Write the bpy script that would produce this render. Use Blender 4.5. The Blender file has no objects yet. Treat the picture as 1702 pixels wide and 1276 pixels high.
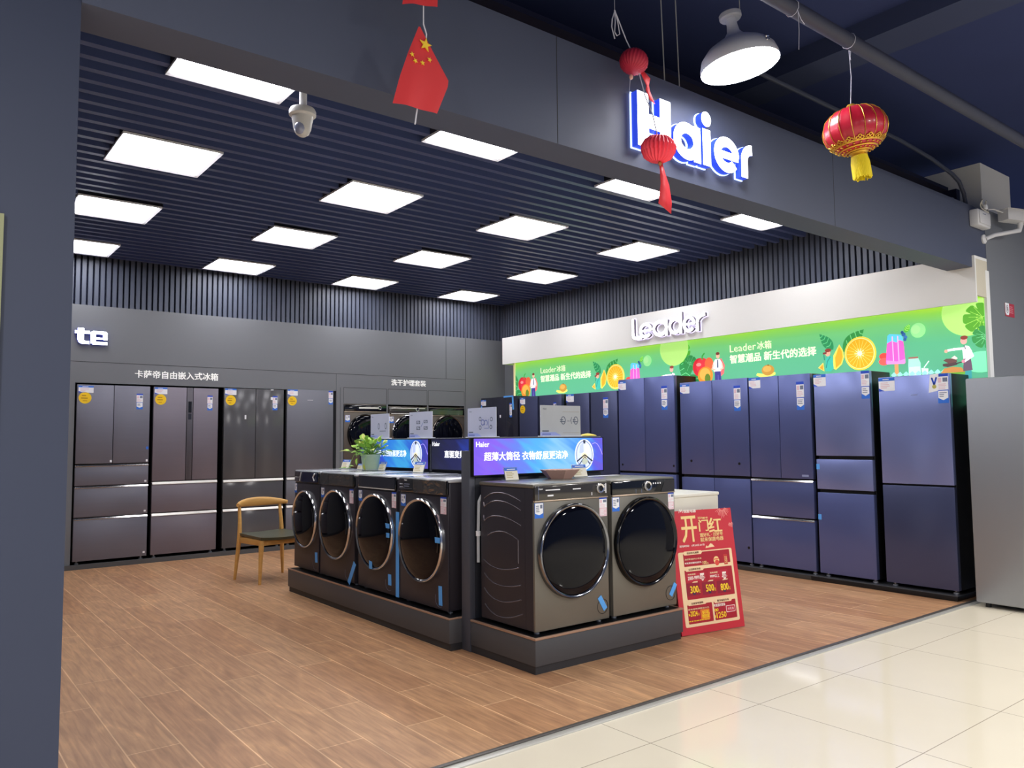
import bpy, bmesh, math, random
from mathutils import Vector, Matrix
import numpy as np

S = bpy.context.scene
C = S.collection
PI = math.pi
random.seed(7)

# ------------------------------------------------------------------ camera
YAW, PITCH, ROLL = 0.662921905, 0.0703532489, -0.00911148594
cy, sy, cp, sp = math.cos(YAW), math.sin(YAW), math.cos(PITCH), math.sin(PITCH)
fw = Vector((sy*cp, cy*cp, sp))
r0 = Vector((cy, -sy, 0))
u0 = r0.cross(fw)
cr_, sr_ = math.cos(ROLL), math.sin(ROLL)
rt = r0*cr_ + u0*sr_
up = -r0*sr_ + u0*cr_
cam_d = bpy.data.cameras.new('camera')
cam_d.sensor_width = 36.0
cam_d.lens = 1305.9/1702*36.0
cam_d.clip_end = 100
cam = bpy.data.objects.new('camera', cam_d)
C.objects.link(cam)
M = Matrix(((rt.x, up.x, -fw.x, 0), (rt.y, up.y, -fw.y, 0), (rt.z, up.z, -fw.z, 1.333), (0, 0, 0, 1)))
cam.matrix_world = M
S.camera = cam

# ------------------------------------------------------------------ world, exposure, mall lamps
S.view_settings.view_transform = 'Standard'
S.view_settings.look = 'None'
S.view_settings.gamma = 1.0
S.view_settings.use_curve_mapping = False
S.view_settings.exposure = 0.0
W = bpy.data.worlds.new('mall_air')
S.world = W
W.use_nodes = True
W.node_tree.nodes['Background'].inputs[0].default_value = (0.30, 0.38, 0.62, 1)
W.node_tree.nodes['Background'].inputs[1].default_value = 0.48
S.cycles.max_bounces = 8
S.cycles.diffuse_bounces = 4
S.cycles.glossy_bounces = 4
S.cycles.transparent_max_bounces = 8
S.cycles.caustics_reflective = False
S.cycles.caustics_refractive = False
S.cycles.sample_clamp_indirect = 6
S.cycles.use_denoising = True

PANEL_STRENGTH = 13.5
MALL_POWER = 125.0
for i, (x, y) in enumerate([(-1.6, 0.4), (0.6, -2.4), (3.6, -1.6), (6.6, 0.2), (7.2, -3.2), (-2.5, -4.0)]):
    ld = bpy.data.lights.new('aisle_lamp', 'AREA')
    ld.shape = 'DISK'
    ld.size = 0.42
    ld.energy = MALL_POWER
    ld.color = (1.0, 0.97, 0.92)
    lo = bpy.data.objects.new('aisle_lamp', ld)
    lo.location = (x, y, 3.35)
    C.objects.link(lo)

# ------------------------------------------------------------------ helpers
def lin(h):
    h = h.lstrip('#')
    v = [int(h[i:i+2], 16)/255 for i in (0, 2, 4)]
    return tuple(c/12.92 if c <= 0.04045 else ((c+0.055)/1.055)**2.4 for c in v) + (1,)

MATS = {}
def mat(name, col='#808080', rough=.5, metal=0.0, es=0.0, ecol=None, coat=0.0, spec=.5, noise=0.0, nscale=(8, 8, 8), bump=0.0, trans=0.0, ior=1.45, alpha=1.0):
    if name in MATS: return MATS[name]
    m = bpy.data.materials.new(name)
    m.use_nodes = True
    nt = m.node_tree
    b = nt.nodes['Principled BSDF']
    c = lin(col) if isinstance(col, str) else tuple(col)+(1,)
    b.inputs['Base Color'].default_value = c
    b.inputs['Roughness'].default_value = rough
    b.inputs['Metallic'].default_value = metal
    b.inputs['Specular IOR Level'].default_value = spec
    b.inputs['Coat Weight'].default_value = coat
    b.inputs['Coat Roughness'].default_value = .05
    b.inputs['Transmission Weight'].default_value = trans
    b.inputs['IOR'].default_value = ior
    b.inputs['Alpha'].default_value = alpha
    if es:
        e = lin(ecol) if ecol else c
        b.inputs['Emission Color'].default_value = e
        b.inputs['Emission Strength'].default_value = es
    if noise or bump:
        tc = nt.nodes.new('ShaderNodeTexCoord')
        mp = nt.nodes.new('ShaderNodeMapping')
        mp.inputs['Scale'].default_value = nscale
        nz = nt.nodes.new('ShaderNodeTexNoise')
        nz.inputs['Scale'].default_value = 1.0
        nz.inputs['Detail'].default_value = 4
        nt.links.new(tc.outputs['Object'], mp.inputs[0])
        nt.links.new(mp.outputs[0], nz.inputs['Vector'])
        if noise:
            mr = nt.nodes.new('ShaderNodeMapRange')
            mr.inputs[3].default_value = 1-noise
            mr.inputs[4].default_value = 1+noise
            nt.links.new(nz.outputs['Fac'], mr.inputs[0])
            mx = nt.nodes.new('ShaderNodeMix')
            mx.data_type = 'RGBA'; mx.blend_type = 'MULTIPLY'
            mx.inputs[0].default_value = 1
            mx.inputs[6].default_value = c
            nt.links.new(mr.outputs[0], mx.inputs[7])
            nt.links.new(mx.outputs[2], b.inputs['Base Color'])
        if bump:
            bp = nt.nodes.new('ShaderNodeBump')
            bp.inputs['Strength'].default_value = bump
            bp.inputs['Distance'].default_value = .01
            nt.links.new(nz.outputs['Fac'], bp.inputs['Height'])
            nt.links.new(bp.outputs[0], b.inputs['Normal'])
    MATS[name] = m
    return m

WM = {}      # object name -> world matrix used while building
def parent_to(o, p, ml=None):
    o.parent = p
    ml = ml or Matrix.Identity(4)
    o.matrix_local = ml
    WM[o] = WM[p] @ ml

TEXTCACHE = {}
def text_geo(s):
    k = s
    if k in TEXTCACHE: return TEXTCACHE[k]
    cu = bpy.data.curves.new('t', 'FONT')
    cu.body = s
    cu.size = 1.0
    cu.resolution_u = 2
    o = bpy.data.objects.new('t', cu)
    C.objects.link(o)
    dg = bpy.context.evaluated_depsgraph_get()
    me = bpy.data.meshes.new_from_object(o.evaluated_get(dg))
    v = [tuple(x.co[:2]) for x in me.vertices]
    f = [tuple(p.vertices) for p in me.polygons]
    bpy.data.objects.remove(o)
    bpy.data.curves.remove(cu)
    bpy.data.meshes.remove(me)
    TEXTCACHE[k] = (v, f)
    return v, f

class Fr:
    """a flat working frame: point = O + U*u + V*v + N*n"""
    def __init__(s, O, U, V):
        s.O, s.U, s.V = Vector(O), Vector(U).normalized(), Vector(V).normalized()
        s.N = s.U.cross(s.V)
    def p(s, u, v, n=0):
        return s.O + s.U*u + s.V*v + s.N*n

class MB:
    def __init__(s):
        s.bm = bmesh.new()
        s.mats = []
        s.clip = None
    def mi(s, m):
        if m not in s.mats: s.mats.append(m)
        return s.mats.index(m)
    def face(s, vs, m, smooth=True):
        try:
            f = s.bm.faces.new(vs)
        except ValueError:
            return None
        f.material_index = s.mi(m)
        f.smooth = smooth
        return f
    def box(s, x0, x1, y0, y1, z0, z1, m, bev=0.0, seg=2):
        n0 = len(s.bm.verts)
        v = [s.bm.verts.new((x, y, z)) for z in (z0, z1) for y in (y0, y1) for x in (x0, x1)]
        fs = [s.face([v[i] for i in q], m) for q in ((0, 2, 3, 1), (4, 5, 7, 6), (0, 1, 5, 4), (2, 6, 7, 3), (0, 4, 6, 2), (1, 3, 7, 5))]
        if bev > 0:
            es = list({e for f in fs for e in f.edges})
            k = s.mi(m)
            rr = bmesh.ops.bevel(s.bm, geom=es, offset=bev, segments=seg, affect='EDGES', profile=.5)
            for f in rr['faces']:
                f.material_index = k; f.smooth = True
        return s
    def prism(s, fr, pts, n0, n1, m, side=None):
        """polygon pts (u,v) in frame, from depth n0 to n1 (n1 is the face that shows)"""
        a = sum(pts[i][0]*pts[(i+1) % len(pts)][1]-pts[(i+1) % len(pts)][0]*pts[i][1] for i in range(len(pts)))
        if a < 0: pts = pts[::-1]
        if s.clip:
            for ax, lim, sg in ((0, s.clip[0], 1), (0, s.clip[1], -1), (1, s.clip[2], 1), (1, s.clip[3], -1)):
                out = []
                for i in range(len(pts)):
                    p, q = pts[i-1], pts[i]
                    dp, dq = (p[ax]-lim)*sg, (q[ax]-lim)*sg
                    if (dp < 0) != (dq < 0):
                        k = dp/(dp-dq); out.append((p[0]+(q[0]-p[0])*k, p[1]+(q[1]-p[1])*k))
                    if dq >= 0: out.append(q)
                pts = out
                if len(pts) < 3: return s
        lo = [s.bm.verts.new(fr.p(u, v, n0)) for u, v in pts]
        hi = [s.bm.verts.new(fr.p(u, v, n1)) for u, v in pts]
        s.face(hi, m, False)
        s.face(lo[::-1], side or m, False)
        k = len(pts)
        for i in range(k):
            s.face([lo[i], lo[(i+1) % k], hi[(i+1) % k], hi[i]], side or m, False)
        return s
    def rect(s, fr, u0, u1, v0, v1, n0, n1, m, rad=0.0, side=None):
        if rad > 0:
            pts = []
            for cx, cyy, a0 in ((u1-rad, v0+rad, -90), (u1-rad, v1-rad, 0), (u0+rad, v1-rad, 90), (u0+rad, v0+rad, 180)):
                for k in range(5):
                    a = math.radians(a0+k*22.5)
                    pts.append((cx+rad*math.cos(a), cyy+rad*math.sin(a)))
        else:
            pts = [(u0, v0), (u1, v0), (u1, v1), (u0, v1)]
        return s.prism(fr, pts, n0, n1, m, side)
    def disc(s, fr, u, v, r, n0, n1, m, k=28, ry=None, side=None, a0=0, a1=360):
        ry = ry or r
        full = abs(a1-a0) >= 360
        pts = [(u+r*math.cos(math.radians(a0+(a1-a0)*i/k)), v+ry*math.sin(math.radians(a0+(a1-a0)*i/k))) for i in range(k if full else k+1)]
        return s.prism(fr, pts, n0, n1, m, side)
    def arc(s, fr, u, v, r, w, a0, a1, n0, n1, m, k=24, ry=None, side=None):
        """a curved stroke of width w about radius r"""
        ry = ry or r
        P = []
        for i in range(k+1):
            a = math.radians(a0+(a1-a0)*i/k)
            P.append((math.cos(a), math.sin(a)))
        quads = []
        for i in range(k):
            q = []
            for (cx, sx), sg in ((P[i], -1), (P[i], 1), (P[i+1], 1), (P[i+1], -1)):
                q.append((u+(r+sg*w/2)*cx, v+(ry+sg*w/2)*sx))
            quads.append(q)
        for q in quads:
            s.prism(fr, q, n0, n1, m, side)
        return s
    def stroke(s, fr, pts, w, n0, n1, m, side=None, cap=True):
        for (a, b) in zip(pts[:-1], pts[1:]):
            d = Vector((b[0]-a[0], b[1]-a[1]))
            if d.length < 1e-6: continue
            d.normalize()
            nx, ny = -d.y*w/2, d.x*w/2
            s.prism(fr, [(a[0]+nx, a[1]+ny), (a[0]-nx, a[1]-ny), (b[0]-nx, b[1]-ny), (b[0]+nx, b[1]+ny)], n0, n1, m, side)
        if cap:
            for p in pts: s.disc(fr, p[0], p[1], w/2, n0, n1, m, 12, side=side)
        return s
    def text(s, fr, st, u, v, n0, m, h=None, w=None, bold=0.0, thick=0.0008, align='L', side=None):
        """text whose glyph box starts at (u,v); h = glyph height, w = optional total width; heavier weights are overprinted"""
        vs, fs = text_geo(st)
        if not vs: return s
        xs = [a for a, b in vs]; ys = [b for a, b in vs]
        x0, x1, y0, y1 = min(xs), max(xs), min(ys), max(ys)
        ky = h/(y1-y0) if h else w/(x1-x0)
        kx = w/(x1-x0) if w else ky
        off = {'L': 0, 'C': -(x1-x0)*kx/2, 'R': -(x1-x0)*kx}[align]
        for q, (dx, dy) in enumerate([(0, 0)] if not bold else [(bold, bold*.6), (-bold, bold*.6), (bold, -bold*.6), (-bold, -bold*.6)]):
            hi = [s.bm.verts.new(fr.p(u+off+(a-x0+dx)*kx, v+(b-y0+dy)*ky, n0+thick+q*.00003)) for a, b in vs]
            cnt = {}
            for f in fs:
                s.face([hi[i] for i in f], m, False)
                for i in range(len(f)): cnt[(f[i], f[(i+1) % len(f)])] = 1
            if thick > 0.002:
                lo = [s.bm.verts.new(fr.p(u+off+(a-x0+dx)*kx, v+(b-y0+dy)*ky, n0)) for a, b in vs]
                for (a, b) in cnt:
                    if (b, a) not in cnt: s.face([lo[a], lo[b], hi[b], hi[a]], side or m, False)
        return s
    def tube(s, pts, r, m, n=8, caps=True, flat=1.0):
        pts = [Vector(p) for p in pts]
        rs = r if isinstance(r, (list, tuple)) else [r]*len(pts)
        rings = []
        prev = None
        for i, p in enumerate(pts):
            d = (pts[min(i+1, len(pts)-1)]-pts[max(i-1, 0)])
            if d.length < 1e-9: d = Vector((0, 0, 1))
            d.normalize()
            if prev is None:
                a = Vector((0, 0, 1)) if abs(d.z) < .9 else Vector((1, 0, 0))
                x = d.cross(a).normalized()
            else:
                x = (prev-d*prev.dot(d)).normalized()
            prev = x
            y = d.cross(x)
            rings.append([s.bm.verts.new(p+(x*math.cos(2*PI*k/n)+y*math.sin(2*PI*k/n)*flat)*rs[i]) for k in range(n)])
        for a, b in zip(rings[:-1], rings[1:]):
            for k in range(n):
                s.face([a[k], a[(k+1) % n], b[(k+1) % n], b[k]], m)
        if caps:
            s.face(rings[0][::-1], m, False)
            s.face(rings[-1], m, False)
        return s
    def lathe(s, prof, m, n=40, mx=None, mats=None, wob=None):
        """profile [(r,h)] turned about local z, then moved by mx"""
        mx = mx or Matrix.Identity(4)
        rings = []
        for (r, h) in prof:
            if r < 1e-6:
                rings.append([s.bm.verts.new(mx @ Vector((0, 0, h)))])
            else:
                ring = []
                for k in range(n):
                    a = 2*PI*k/n
                    rr = r*(wob(a, h) if wob else 1)
                    ring.append(s.bm.verts.new(mx @ Vector((rr*math.cos(a), rr*math.sin(a), h))))
                rings.append(ring)
        for i, (a, b) in enumerate(zip(rings[:-1], rings[1:])):
            mm = mats[i] if mats else m
            for k in range(n):
                k2 = (k+1) % n
                if len(a) == 1 and len(b) == 1: continue
                if len(a) == 1: s.face([a[0], b[k2], b[k]], mm)
                elif len(b) == 1: s.face([a[k], a[k2], b[0]], mm)
                else: s.face([a[k], a[k2], b[k2], b[k]], mm)
        return s
    def ellipsoid(s, c, rx, ry, rz, m, n=20, k=12):
        mx = Matrix.Translation(c) @ Matrix.Diagonal((rx, ry, rz, 1))
        prof = [(math.sin(PI*i/k), -math.cos(PI*i/k)) for i in range(k+1)]
        prof[0] = (0, -1); prof[-1] = (0, 1)
        return s.lathe(prof, m, n, mx)
    def quad(s, pts, m, smooth=False):
        s.face([s.bm.verts.new(p) for p in pts], m, smooth)
        return s
    def build(s, name, parent=None, world=True, loc=None, kind=None, label=None, sharp=35):
        bm = s.bm
        if parent is not None and world:
            bm.transform(WM[parent].inverted())
        if parent is None and loc is not None:
            bm.transform(Matrix.Translation(loc).inverted())
        bmesh.ops.recalc_face_normals(bm, faces=bm.faces[:])
        me = bpy.data.meshes.new(name)
        bm.to_mesh(me)
        bm.free()
        for m in s.mats: me.materials.append(m)
        if sharp: me.set_sharp_from_angle(angle=math.radians(sharp))
        o = bpy.data.objects.new(name, me)
        C.objects.link(o)
        if parent is not None: parent_to(o, parent)
        else:
            o.location = loc or (0, 0, 0)
            WM[o] = Matrix.Translation(loc or (0, 0, 0))
        if kind: o['kind'] = kind
        if label: o['label'] = label
        return o

def thing(name, label, cat, loc=(0, 0, 0), rotz=0.0, group=None):
    o = bpy.data.objects.new(name, None)
    o.empty_display_size = .1
    C.objects.link(o)
    o.location = loc
    o.rotation_euler = (0, 0, rotz)
    WM[o] = Matrix.Translation(loc) @ Matrix.Rotation(rotz, 4, 'Z')
    o['label'] = label; o['category'] = cat
    if group: o['group'] = group
    return o

def tag(o, label, cat, group=None):
    o['label'] = label; o['category'] = cat
    if group: o['group'] = group
    return o

def dup(root, loc, label=None, rotz=None):
    r = root.copy(); C.objects.link(r)
    r.location = loc
    if rotz is not None: r.rotation_euler = (0, 0, rotz)
    if label: r['label'] = label
    for ch in list(root.children):
        c = ch.copy(); C.objects.link(c); c.parent = r
        for g in ch.children:
            d = g.copy(); C.objects.link(d); d.parent = c
    return r

# ------------------------------------------------------------------ materials
def nodes_mat(name):
    m = bpy.data.materials.new(name); m.use_nodes = True
    MATS[name] = m
    return m, m.node_tree, m.node_tree.nodes['Principled BSDF']

def wood_floor():
    m, nt, b = nodes_mat('wood_planks')
    N, L = nt.nodes.new, nt.links.new
    g = N('ShaderNodeNewGeometry')
    sx = N('ShaderNodeSeparateXYZ'); L(g.outputs['Position'], sx.inputs[0])
    cb = N('ShaderNodeCombineXYZ'); L(sx.outputs['Y'], cb.inputs[0])
    ad = N('ShaderNodeMath'); ad.operation = 'ADD'; ad.inputs[1].default_value = -0.16
    L(sx.outputs['X'], ad.inputs[0]); L(ad.outputs[0], cb.inputs[1])
    br = N('ShaderNodeTexBrick')
    br.offset = .37; br.inputs['Scale'].default_value = 1
    br.inputs['Brick Width'].default_value = 1.25
    br.inputs['Row Height'].default_value = .22
    br.inputs['Mortar Size'].default_value = .0034
    br.inputs['Mortar Smooth'].default_value = .2
    br.inputs['Color1'].default_value = lin('#c59d79'); br.inputs['Color2'].default_value = lin('#b48967')
    br.inputs['Mortar'].default_value = lin('#e6c39b')
    L(cb.outputs[0], br.inputs['Vector'])
    mp = N('ShaderNodeMapping'); mp.inputs['Scale'].default_value = (2.2, 30, 1); L(cb.outputs[0], mp.inputs[0])
    n1 = N('ShaderNodeTexNoise'); n1.inputs['Scale'].default_value = 1.6; n1.inputs['Detail'].default_value = 8; n1.inputs['Distortion'].default_value = .6
    L(mp.outputs[0], n1.inputs['Vector'])
    mp2 = N('ShaderNodeMapping'); mp2.inputs['Scale'].default_value = (2.4, 8, 1); L(cb.outputs[0], mp2.inputs[0])
    n2 = N('ShaderNodeTexNoise'); n2.inputs['Scale'].default_value = 1.2; n2.inputs['Detail'].default_value = 5; n2.inputs['Distortion'].default_value = 1.4
    L(mp2.outputs[0], n2.inputs['Vector'])
    rp = N('ShaderNodeValToRGB')
    rp.color_ramp.elements[0].position = .3; rp.color_ramp.elements[0].color = (.74, .70, .68, 1)
    rp.color_ramp.elements[1].position = .7; rp.color_ramp.elements[1].color = (1.12, 1.1, 1.06, 1)
    L(n1.outputs['Fac'], rp.inputs[0])
    rp2 = N('ShaderNodeValToRGB')
    rp2.color_ramp.elements[0].position = .35; rp2.color_ramp.elements[0].color = (.88, .84, .82, 1)
    e = rp2.color_ramp.elements.new(.62); e.color = (1.05, 1.02, .98, 1)
    rp2.color_ramp.elements[-1].position = .76; rp2.color_ramp.elements[-1].color = (1.28, 1.25, 1.14, 1)
    L(n2.outputs['Fac'], rp2.inputs[0])
    m1 = N('ShaderNodeMix'); m1.data_type = 'RGBA'; m1.blend_type = 'MULTIPLY'; m1.inputs[0].default_value = 1
    L(br.outputs['Color'], m1.inputs[6]); L(rp.outputs[0], m1.inputs[7])
    m2 = N('ShaderNodeMix'); m2.data_type = 'RGBA'; m2.blend_type = 'MULTIPLY'; m2.inputs[0].default_value = 1
    L(m1.outputs[2], m2.inputs[6]); L(rp2.outputs[0], m2.inputs[7])
    L(m2.outputs[2], b.inputs['Base Color'])
    b.inputs['Roughness'].default_value = .38
    b.inputs['Specular IOR Level'].default_value = .4
    return m

def tile_floor():
    m, nt, b = nodes_mat('cream_tiles')
    N, L = nt.nodes.new, nt.links.new
    g = N('ShaderNodeNewGeometry')
    mp = N('ShaderNodeMapping'); mp.inputs['Location'].default_value = (-2.65+8, -2.43+8, 0)
    L(g.outputs['Position'], mp.inputs[0])
    br = N('ShaderNodeTexBrick'); br.offset = 0
    br.inputs['Scale'].default_value = 1
    br.inputs['Brick Width'].default_value = .8; br.inputs['Row Height'].default_value = .8
    br.inputs['Mortar Size'].default_value = .0022; br.inputs['Mortar Smooth'].default_value = 0
    br.inputs['Color1'].default_value = lin('#ece2cc'); br.inputs['Color2'].default_value = lin('#e9dfc9')
    br.inputs['Mortar'].default_value = lin('#a89c88')
    L(mp.outputs[0], br.inputs['Vector'])
    nz = N('ShaderNodeTexNoise'); nz.inputs['Scale'].default_value = 2.5; nz.inputs['Detail'].default_value = 5
    L(g.outputs['Position'], nz.inputs['Vector'])
    mr = N('ShaderNodeMapRange'); mr.inputs[3].default_value = .96; mr.inputs[4].default_value = 1.03; L(nz.outputs['Fac'], mr.inputs[0])
    mx = N('ShaderNodeMix'); mx.data_type = 'RGBA'; mx.blend_type = 'MULTIPLY'; mx.inputs[0].default_value = 1
    L(br.outputs['Color'], mx.inputs[6]); L(mr.outputs[0], mx.inputs[7])
    L(mx.outputs[2], b.inputs['Base Color'])
    b.inputs['Roughness'].default_value = .09
    b.inputs['Specular IOR Level'].default_value = .5
    return m

def screen_mat(name, stops, ang, strength, aspect=4.6, side=False):
    """backlit poster film: a diagonal sweep of colour across the sheet"""
    m, nt, b = nodes_mat(name)
    N, L = nt.nodes.new, nt.links.new
    tc = N('ShaderNodeTexCoord'); sx = N('ShaderNodeSeparateXYZ'); L(tc.outputs['Generated'], sx.inputs[0])
    u = N('ShaderNodeMath'); u.operation = 'MULTIPLY_ADD'
    u.inputs[1].default_value = -1 if side else 1; u.inputs[2].default_value = 1 if side else 0
    L(sx.outputs['Y' if side else 'X'], u.inputs[0])
    cb = N('ShaderNodeCombineXYZ'); L(u.outputs[0], cb.inputs[0])
    v = N('ShaderNodeMath'); v.operation = 'DIVIDE'; v.inputs[1].default_value = aspect; L(sx.outputs['Z'], v.inputs[0]); L(v.outputs[0], cb.inputs[1])
    mp = N('ShaderNodeMapping'); mp.inputs['Rotation'].default_value = (0, 0, ang); L(cb.outputs[0], mp.inputs[0])
    mp2 = N('ShaderNodeMapping'); mp2.inputs['Scale'].default_value = (3.0, 22, 1); L(mp.outputs[0], mp2.inputs[0])
    s2 = N('ShaderNodeSeparateXYZ'); L(mp.outputs[0], s2.inputs[0])
    nz = N('ShaderNodeTexNoise'); nz.inputs['Scale'].default_value = .8; nz.inputs['Detail'].default_value = 1.5
    L(mp2.outputs[0], nz.inputs['Vector'])
    a1 = N('ShaderNodeMath'); a1.operation = 'MULTIPLY_ADD'; a1.inputs[1].default_value = .5; L(nz.outputs['Fac'], a1.inputs[0])
    L(u.outputs[0], a1.inputs[2])
    a2 = N('ShaderNodeMath'); a2.operation = 'ADD'; a2.inputs[1].default_value = -.25; L(a1.outputs[0], a2.inputs[0])
    rp = N('ShaderNodeValToRGB'); rp.color_ramp.interpolation = 'EASE'
    els = rp.color_ramp.elements
    els[0].position, els[0].color = stops[0][0], lin(stops[0][1])
    els[1].position, els[1].color = stops[-1][0], lin(stops[-1][1])
    for p, c in stops[1:-1]:
        e = els.new(p); e.color = lin(c)
    L(a2.outputs[0], rp.inputs[0])
    L(rp.outputs[0], b.inputs['Emission Color'])
    b.inputs['Base Color'].default_value = (.02, .02, .03, 1)
    b.inputs['Emission Strength'].default_value = strength
    b.inputs['Roughness'].default_value = .3
    return m

def banner_mat():
    """backlit fabric print: lime at the top edge to teal green below"""
    m, nt, b = nodes_mat('banner_print_glow')
    N, L = nt.nodes.new, nt.links.new
    g = N('ShaderNodeNewGeometry'); sx = N('ShaderNodeSeparateXYZ'); L(g.outputs['Position'], sx.inputs[0])
    nz = N('ShaderNodeTexNoise'); nz.inputs['Scale'].default_value = .8; nz.inputs['Detail'].default_value = 2
    L(g.outputs['Position'], nz.inputs['Vector'])
    mr = N('ShaderNodeMapRange'); mr.inputs[1].default_value = 1.85; mr.inputs[2].default_value = 2.47
    L(sx.outputs['Z'], mr.inputs[0])
    ad = N('ShaderNodeMath'); ad.operation = 'MULTIPLY_ADD'; ad.inputs[1].default_value = .22; L(nz.outputs['Fac'], ad.inputs[0])
    sb = N('ShaderNodeMath'); sb.operation = 'ADD'; sb.inputs[1].default_value = -.11; L(mr.outputs[0], ad.inputs[2]); L(ad.outputs[0], sb.inputs[0])
    rp = N('ShaderNodeValToRGB')
    e = rp.color_ramp.elements
    e[0].position = 0.0; e[0].color = lin('#68c49c')
    e[1].position = 1.0; e[1].color = lin('#b4ea48')
    for p, c in ((.50, '#69cc98'), (.78, '#7ed683'), (.93, '#9be45c')):
        x = e.new(p); x.color = lin(c)
    L(sb.outputs[0], rp.inputs[0])
    L(rp.outputs[0], b.inputs['Emission Color']); b.inputs['Emission Strength'].default_value = BANNER_E
    mm = N('ShaderNodeMix'); mm.data_type = 'RGBA'; mm.blend_type = 'MULTIPLY'; mm.inputs[0].default_value = 1
    mm.inputs[7].default_value = (.35, .35, .35, 1); L(rp.outputs[0], mm.inputs[6])
    L(mm.outputs[2], b.inputs['Base Color']); b.inputs['Roughness'].default_value = .7
    return m

BANNER_E = .84
def art(col):            # inks on the backlit banner glow like the fabric round them
    return mat('ink_'+col.strip('#'), col, .7, es=BANNER_E)
def lit(col, s=.8):      # inks on the small light boxes
    return mat('film_'+col.strip('#')+'_%02d' % int(s*10), col, .5, es=s)
def ink(col):            # ordinary printed paper
    return mat('print_'+col.strip('#'), col, .55)

M_FLOOR, M_TILE, M_BANNER = wood_floor(), tile_floor(), banner_mat()
M_SLAT = mat('navy_grey_slats', '#4a5684', .30)
M_VOID = mat('dark_void', '#0c1230', .9)
M_GRILLE = mat('grille_slats', '#4f5566', .45)
M_WALL = mat('grey_wall_panel', '#6f7278', .5, noise=.05, nscale=(1.2, 1.2, 1.2))
M_SEAM = mat('panel_seam', '#2c2d2f', .7)
M_COLUMN = mat('charcoal_column', '#353c52', .5, noise=.06, nscale=(1, 1, 1))
M_BEAM = mat('charcoal_beam', '#4a5064', .55, noise=.06, nscale=(1, 1, 1))
M_PILLAR = mat('pillar_grey_lit', '#75787e', .55, noise=.05, nscale=(1, 1, 1))  # paler grey than the beam: light on the pillar front put into colour
M_WHITE = mat('white_panel', '#e8e8e6', .5)
M_CREAM = mat('cream_reveal', '#cdc6b4', .6)
M_MALL = mat('mall_ceiling_navy', '#2b3663', .8, noise=.1, nscale=(2, 2, 2))
M_NICHE = mat('niche_black', '#08080f', .6)
M_BLACK = mat('black_plastic', '#0c0d10', .4)
M_ALU = mat('brushed_aluminium', '#c9c7bf', .35, .35)
M_CHROME = mat('chrome', '#d9d9dc', .12, 1.0)
M_SILVER = mat('silver_strip', '#e9e7e3', .25, .25)
# ------------------------------------------------------------------ structure
ZC = 3.356           # underside of the slats
XL, XR = -1.6, 7.28  # showroom walls
YB = 9.5             # back wall face
def struct(name, mb, label=None):
    o = mb.build(name, kind='structure')
    if label: o['label'] = label
    return o

b = MB(); b.box(XL, XR+.1, 2.80, 10.3, -.08, 0, M_FLOOR); struct('floor', b, 'brown wood plank floor of the showroom')
b = MB(); b.box(-6, 12, -7, 2.737, -.08, 0, M_TILE); struct('floor_aisle', b, 'glossy cream floor tiles of the aisle')
b = MB()
b.box(0.3, 6.9, 2.735, 2.776, -.02, .006, M_ALU, .002); b.box(0.3, 6.9, 2.776, 2.80, -.02, .011, mat('dark_strip', '#5f5b57', .4, .4), .002)
struct('trim_1', b, 'aluminium threshold strip between wood floor and cream tiles')

# light panel grid
PX = [1.083, 2.983, 4.862, 6.74]
PX = [1.083, 1.083+1.634, 1.083+3.247, 1.083+4.860]
PY = [3.830, 3.830+1.642, 3.830+3.255, 3.830+4.868]
PW, PD = .645, .620
b = MB()
y = 2.985
while y < YB-.03:
    cuts = []
    for py in PY:
        if py-.026 < y < py+PD+.026: cuts = PX
    xs = [XL+.02]
    for px in cuts: xs += [px-.004, px+PW+.004]
    xs.append(XR-.1)
    for a, c in zip(xs[0::2], xs[1::2]):
        b.box(a, c, y-.024, y+.024, ZC, ZC+.05, M_SLAT)
    y += .1526
b.box(XL, XR, 3.0, YB+.1, 3.50, 3.53, M_VOID)
struct('ceiling', b, 'dark slatted ceiling over the showroom')

# back wall with fridge niche and three dryer niches
NX0, NX1, NZ0, NZ1 = 1.478, 4.50, .045, 1.985
DN = [(4.604, 5.241), (5.265, 5.890), (5.912, 6.528)]
DZ0, DZ1 = .955, 1.825
b = MB()
T = .12
b.box(XL, NX0, YB, YB+T, 0, 2.832, M_WALL)
b.box(NX0, NX1, YB, YB+T, NZ1, 2.832, M_WALL)
b.box(NX1, DN[0][0], YB, YB+T, 0, 2.832, M_WALL)
b.box(DN[0][0], DN[2][1], YB, YB+T, 0, DZ0, M_WALL)
b.box(DN[0][0], DN[2][1], YB, YB+T, DZ1, 2.832, M_WALL)
b.box(DN[0][1], DN[1][0], YB, YB+T, DZ0, DZ1, M_WALL)
b.box(DN[1][1], DN[2][0], YB, YB+T, DZ0, DZ1, M_WALL)
b.box(DN[2][1], XR, YB, YB+T, 0, 2.832, M_WALL)
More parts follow.
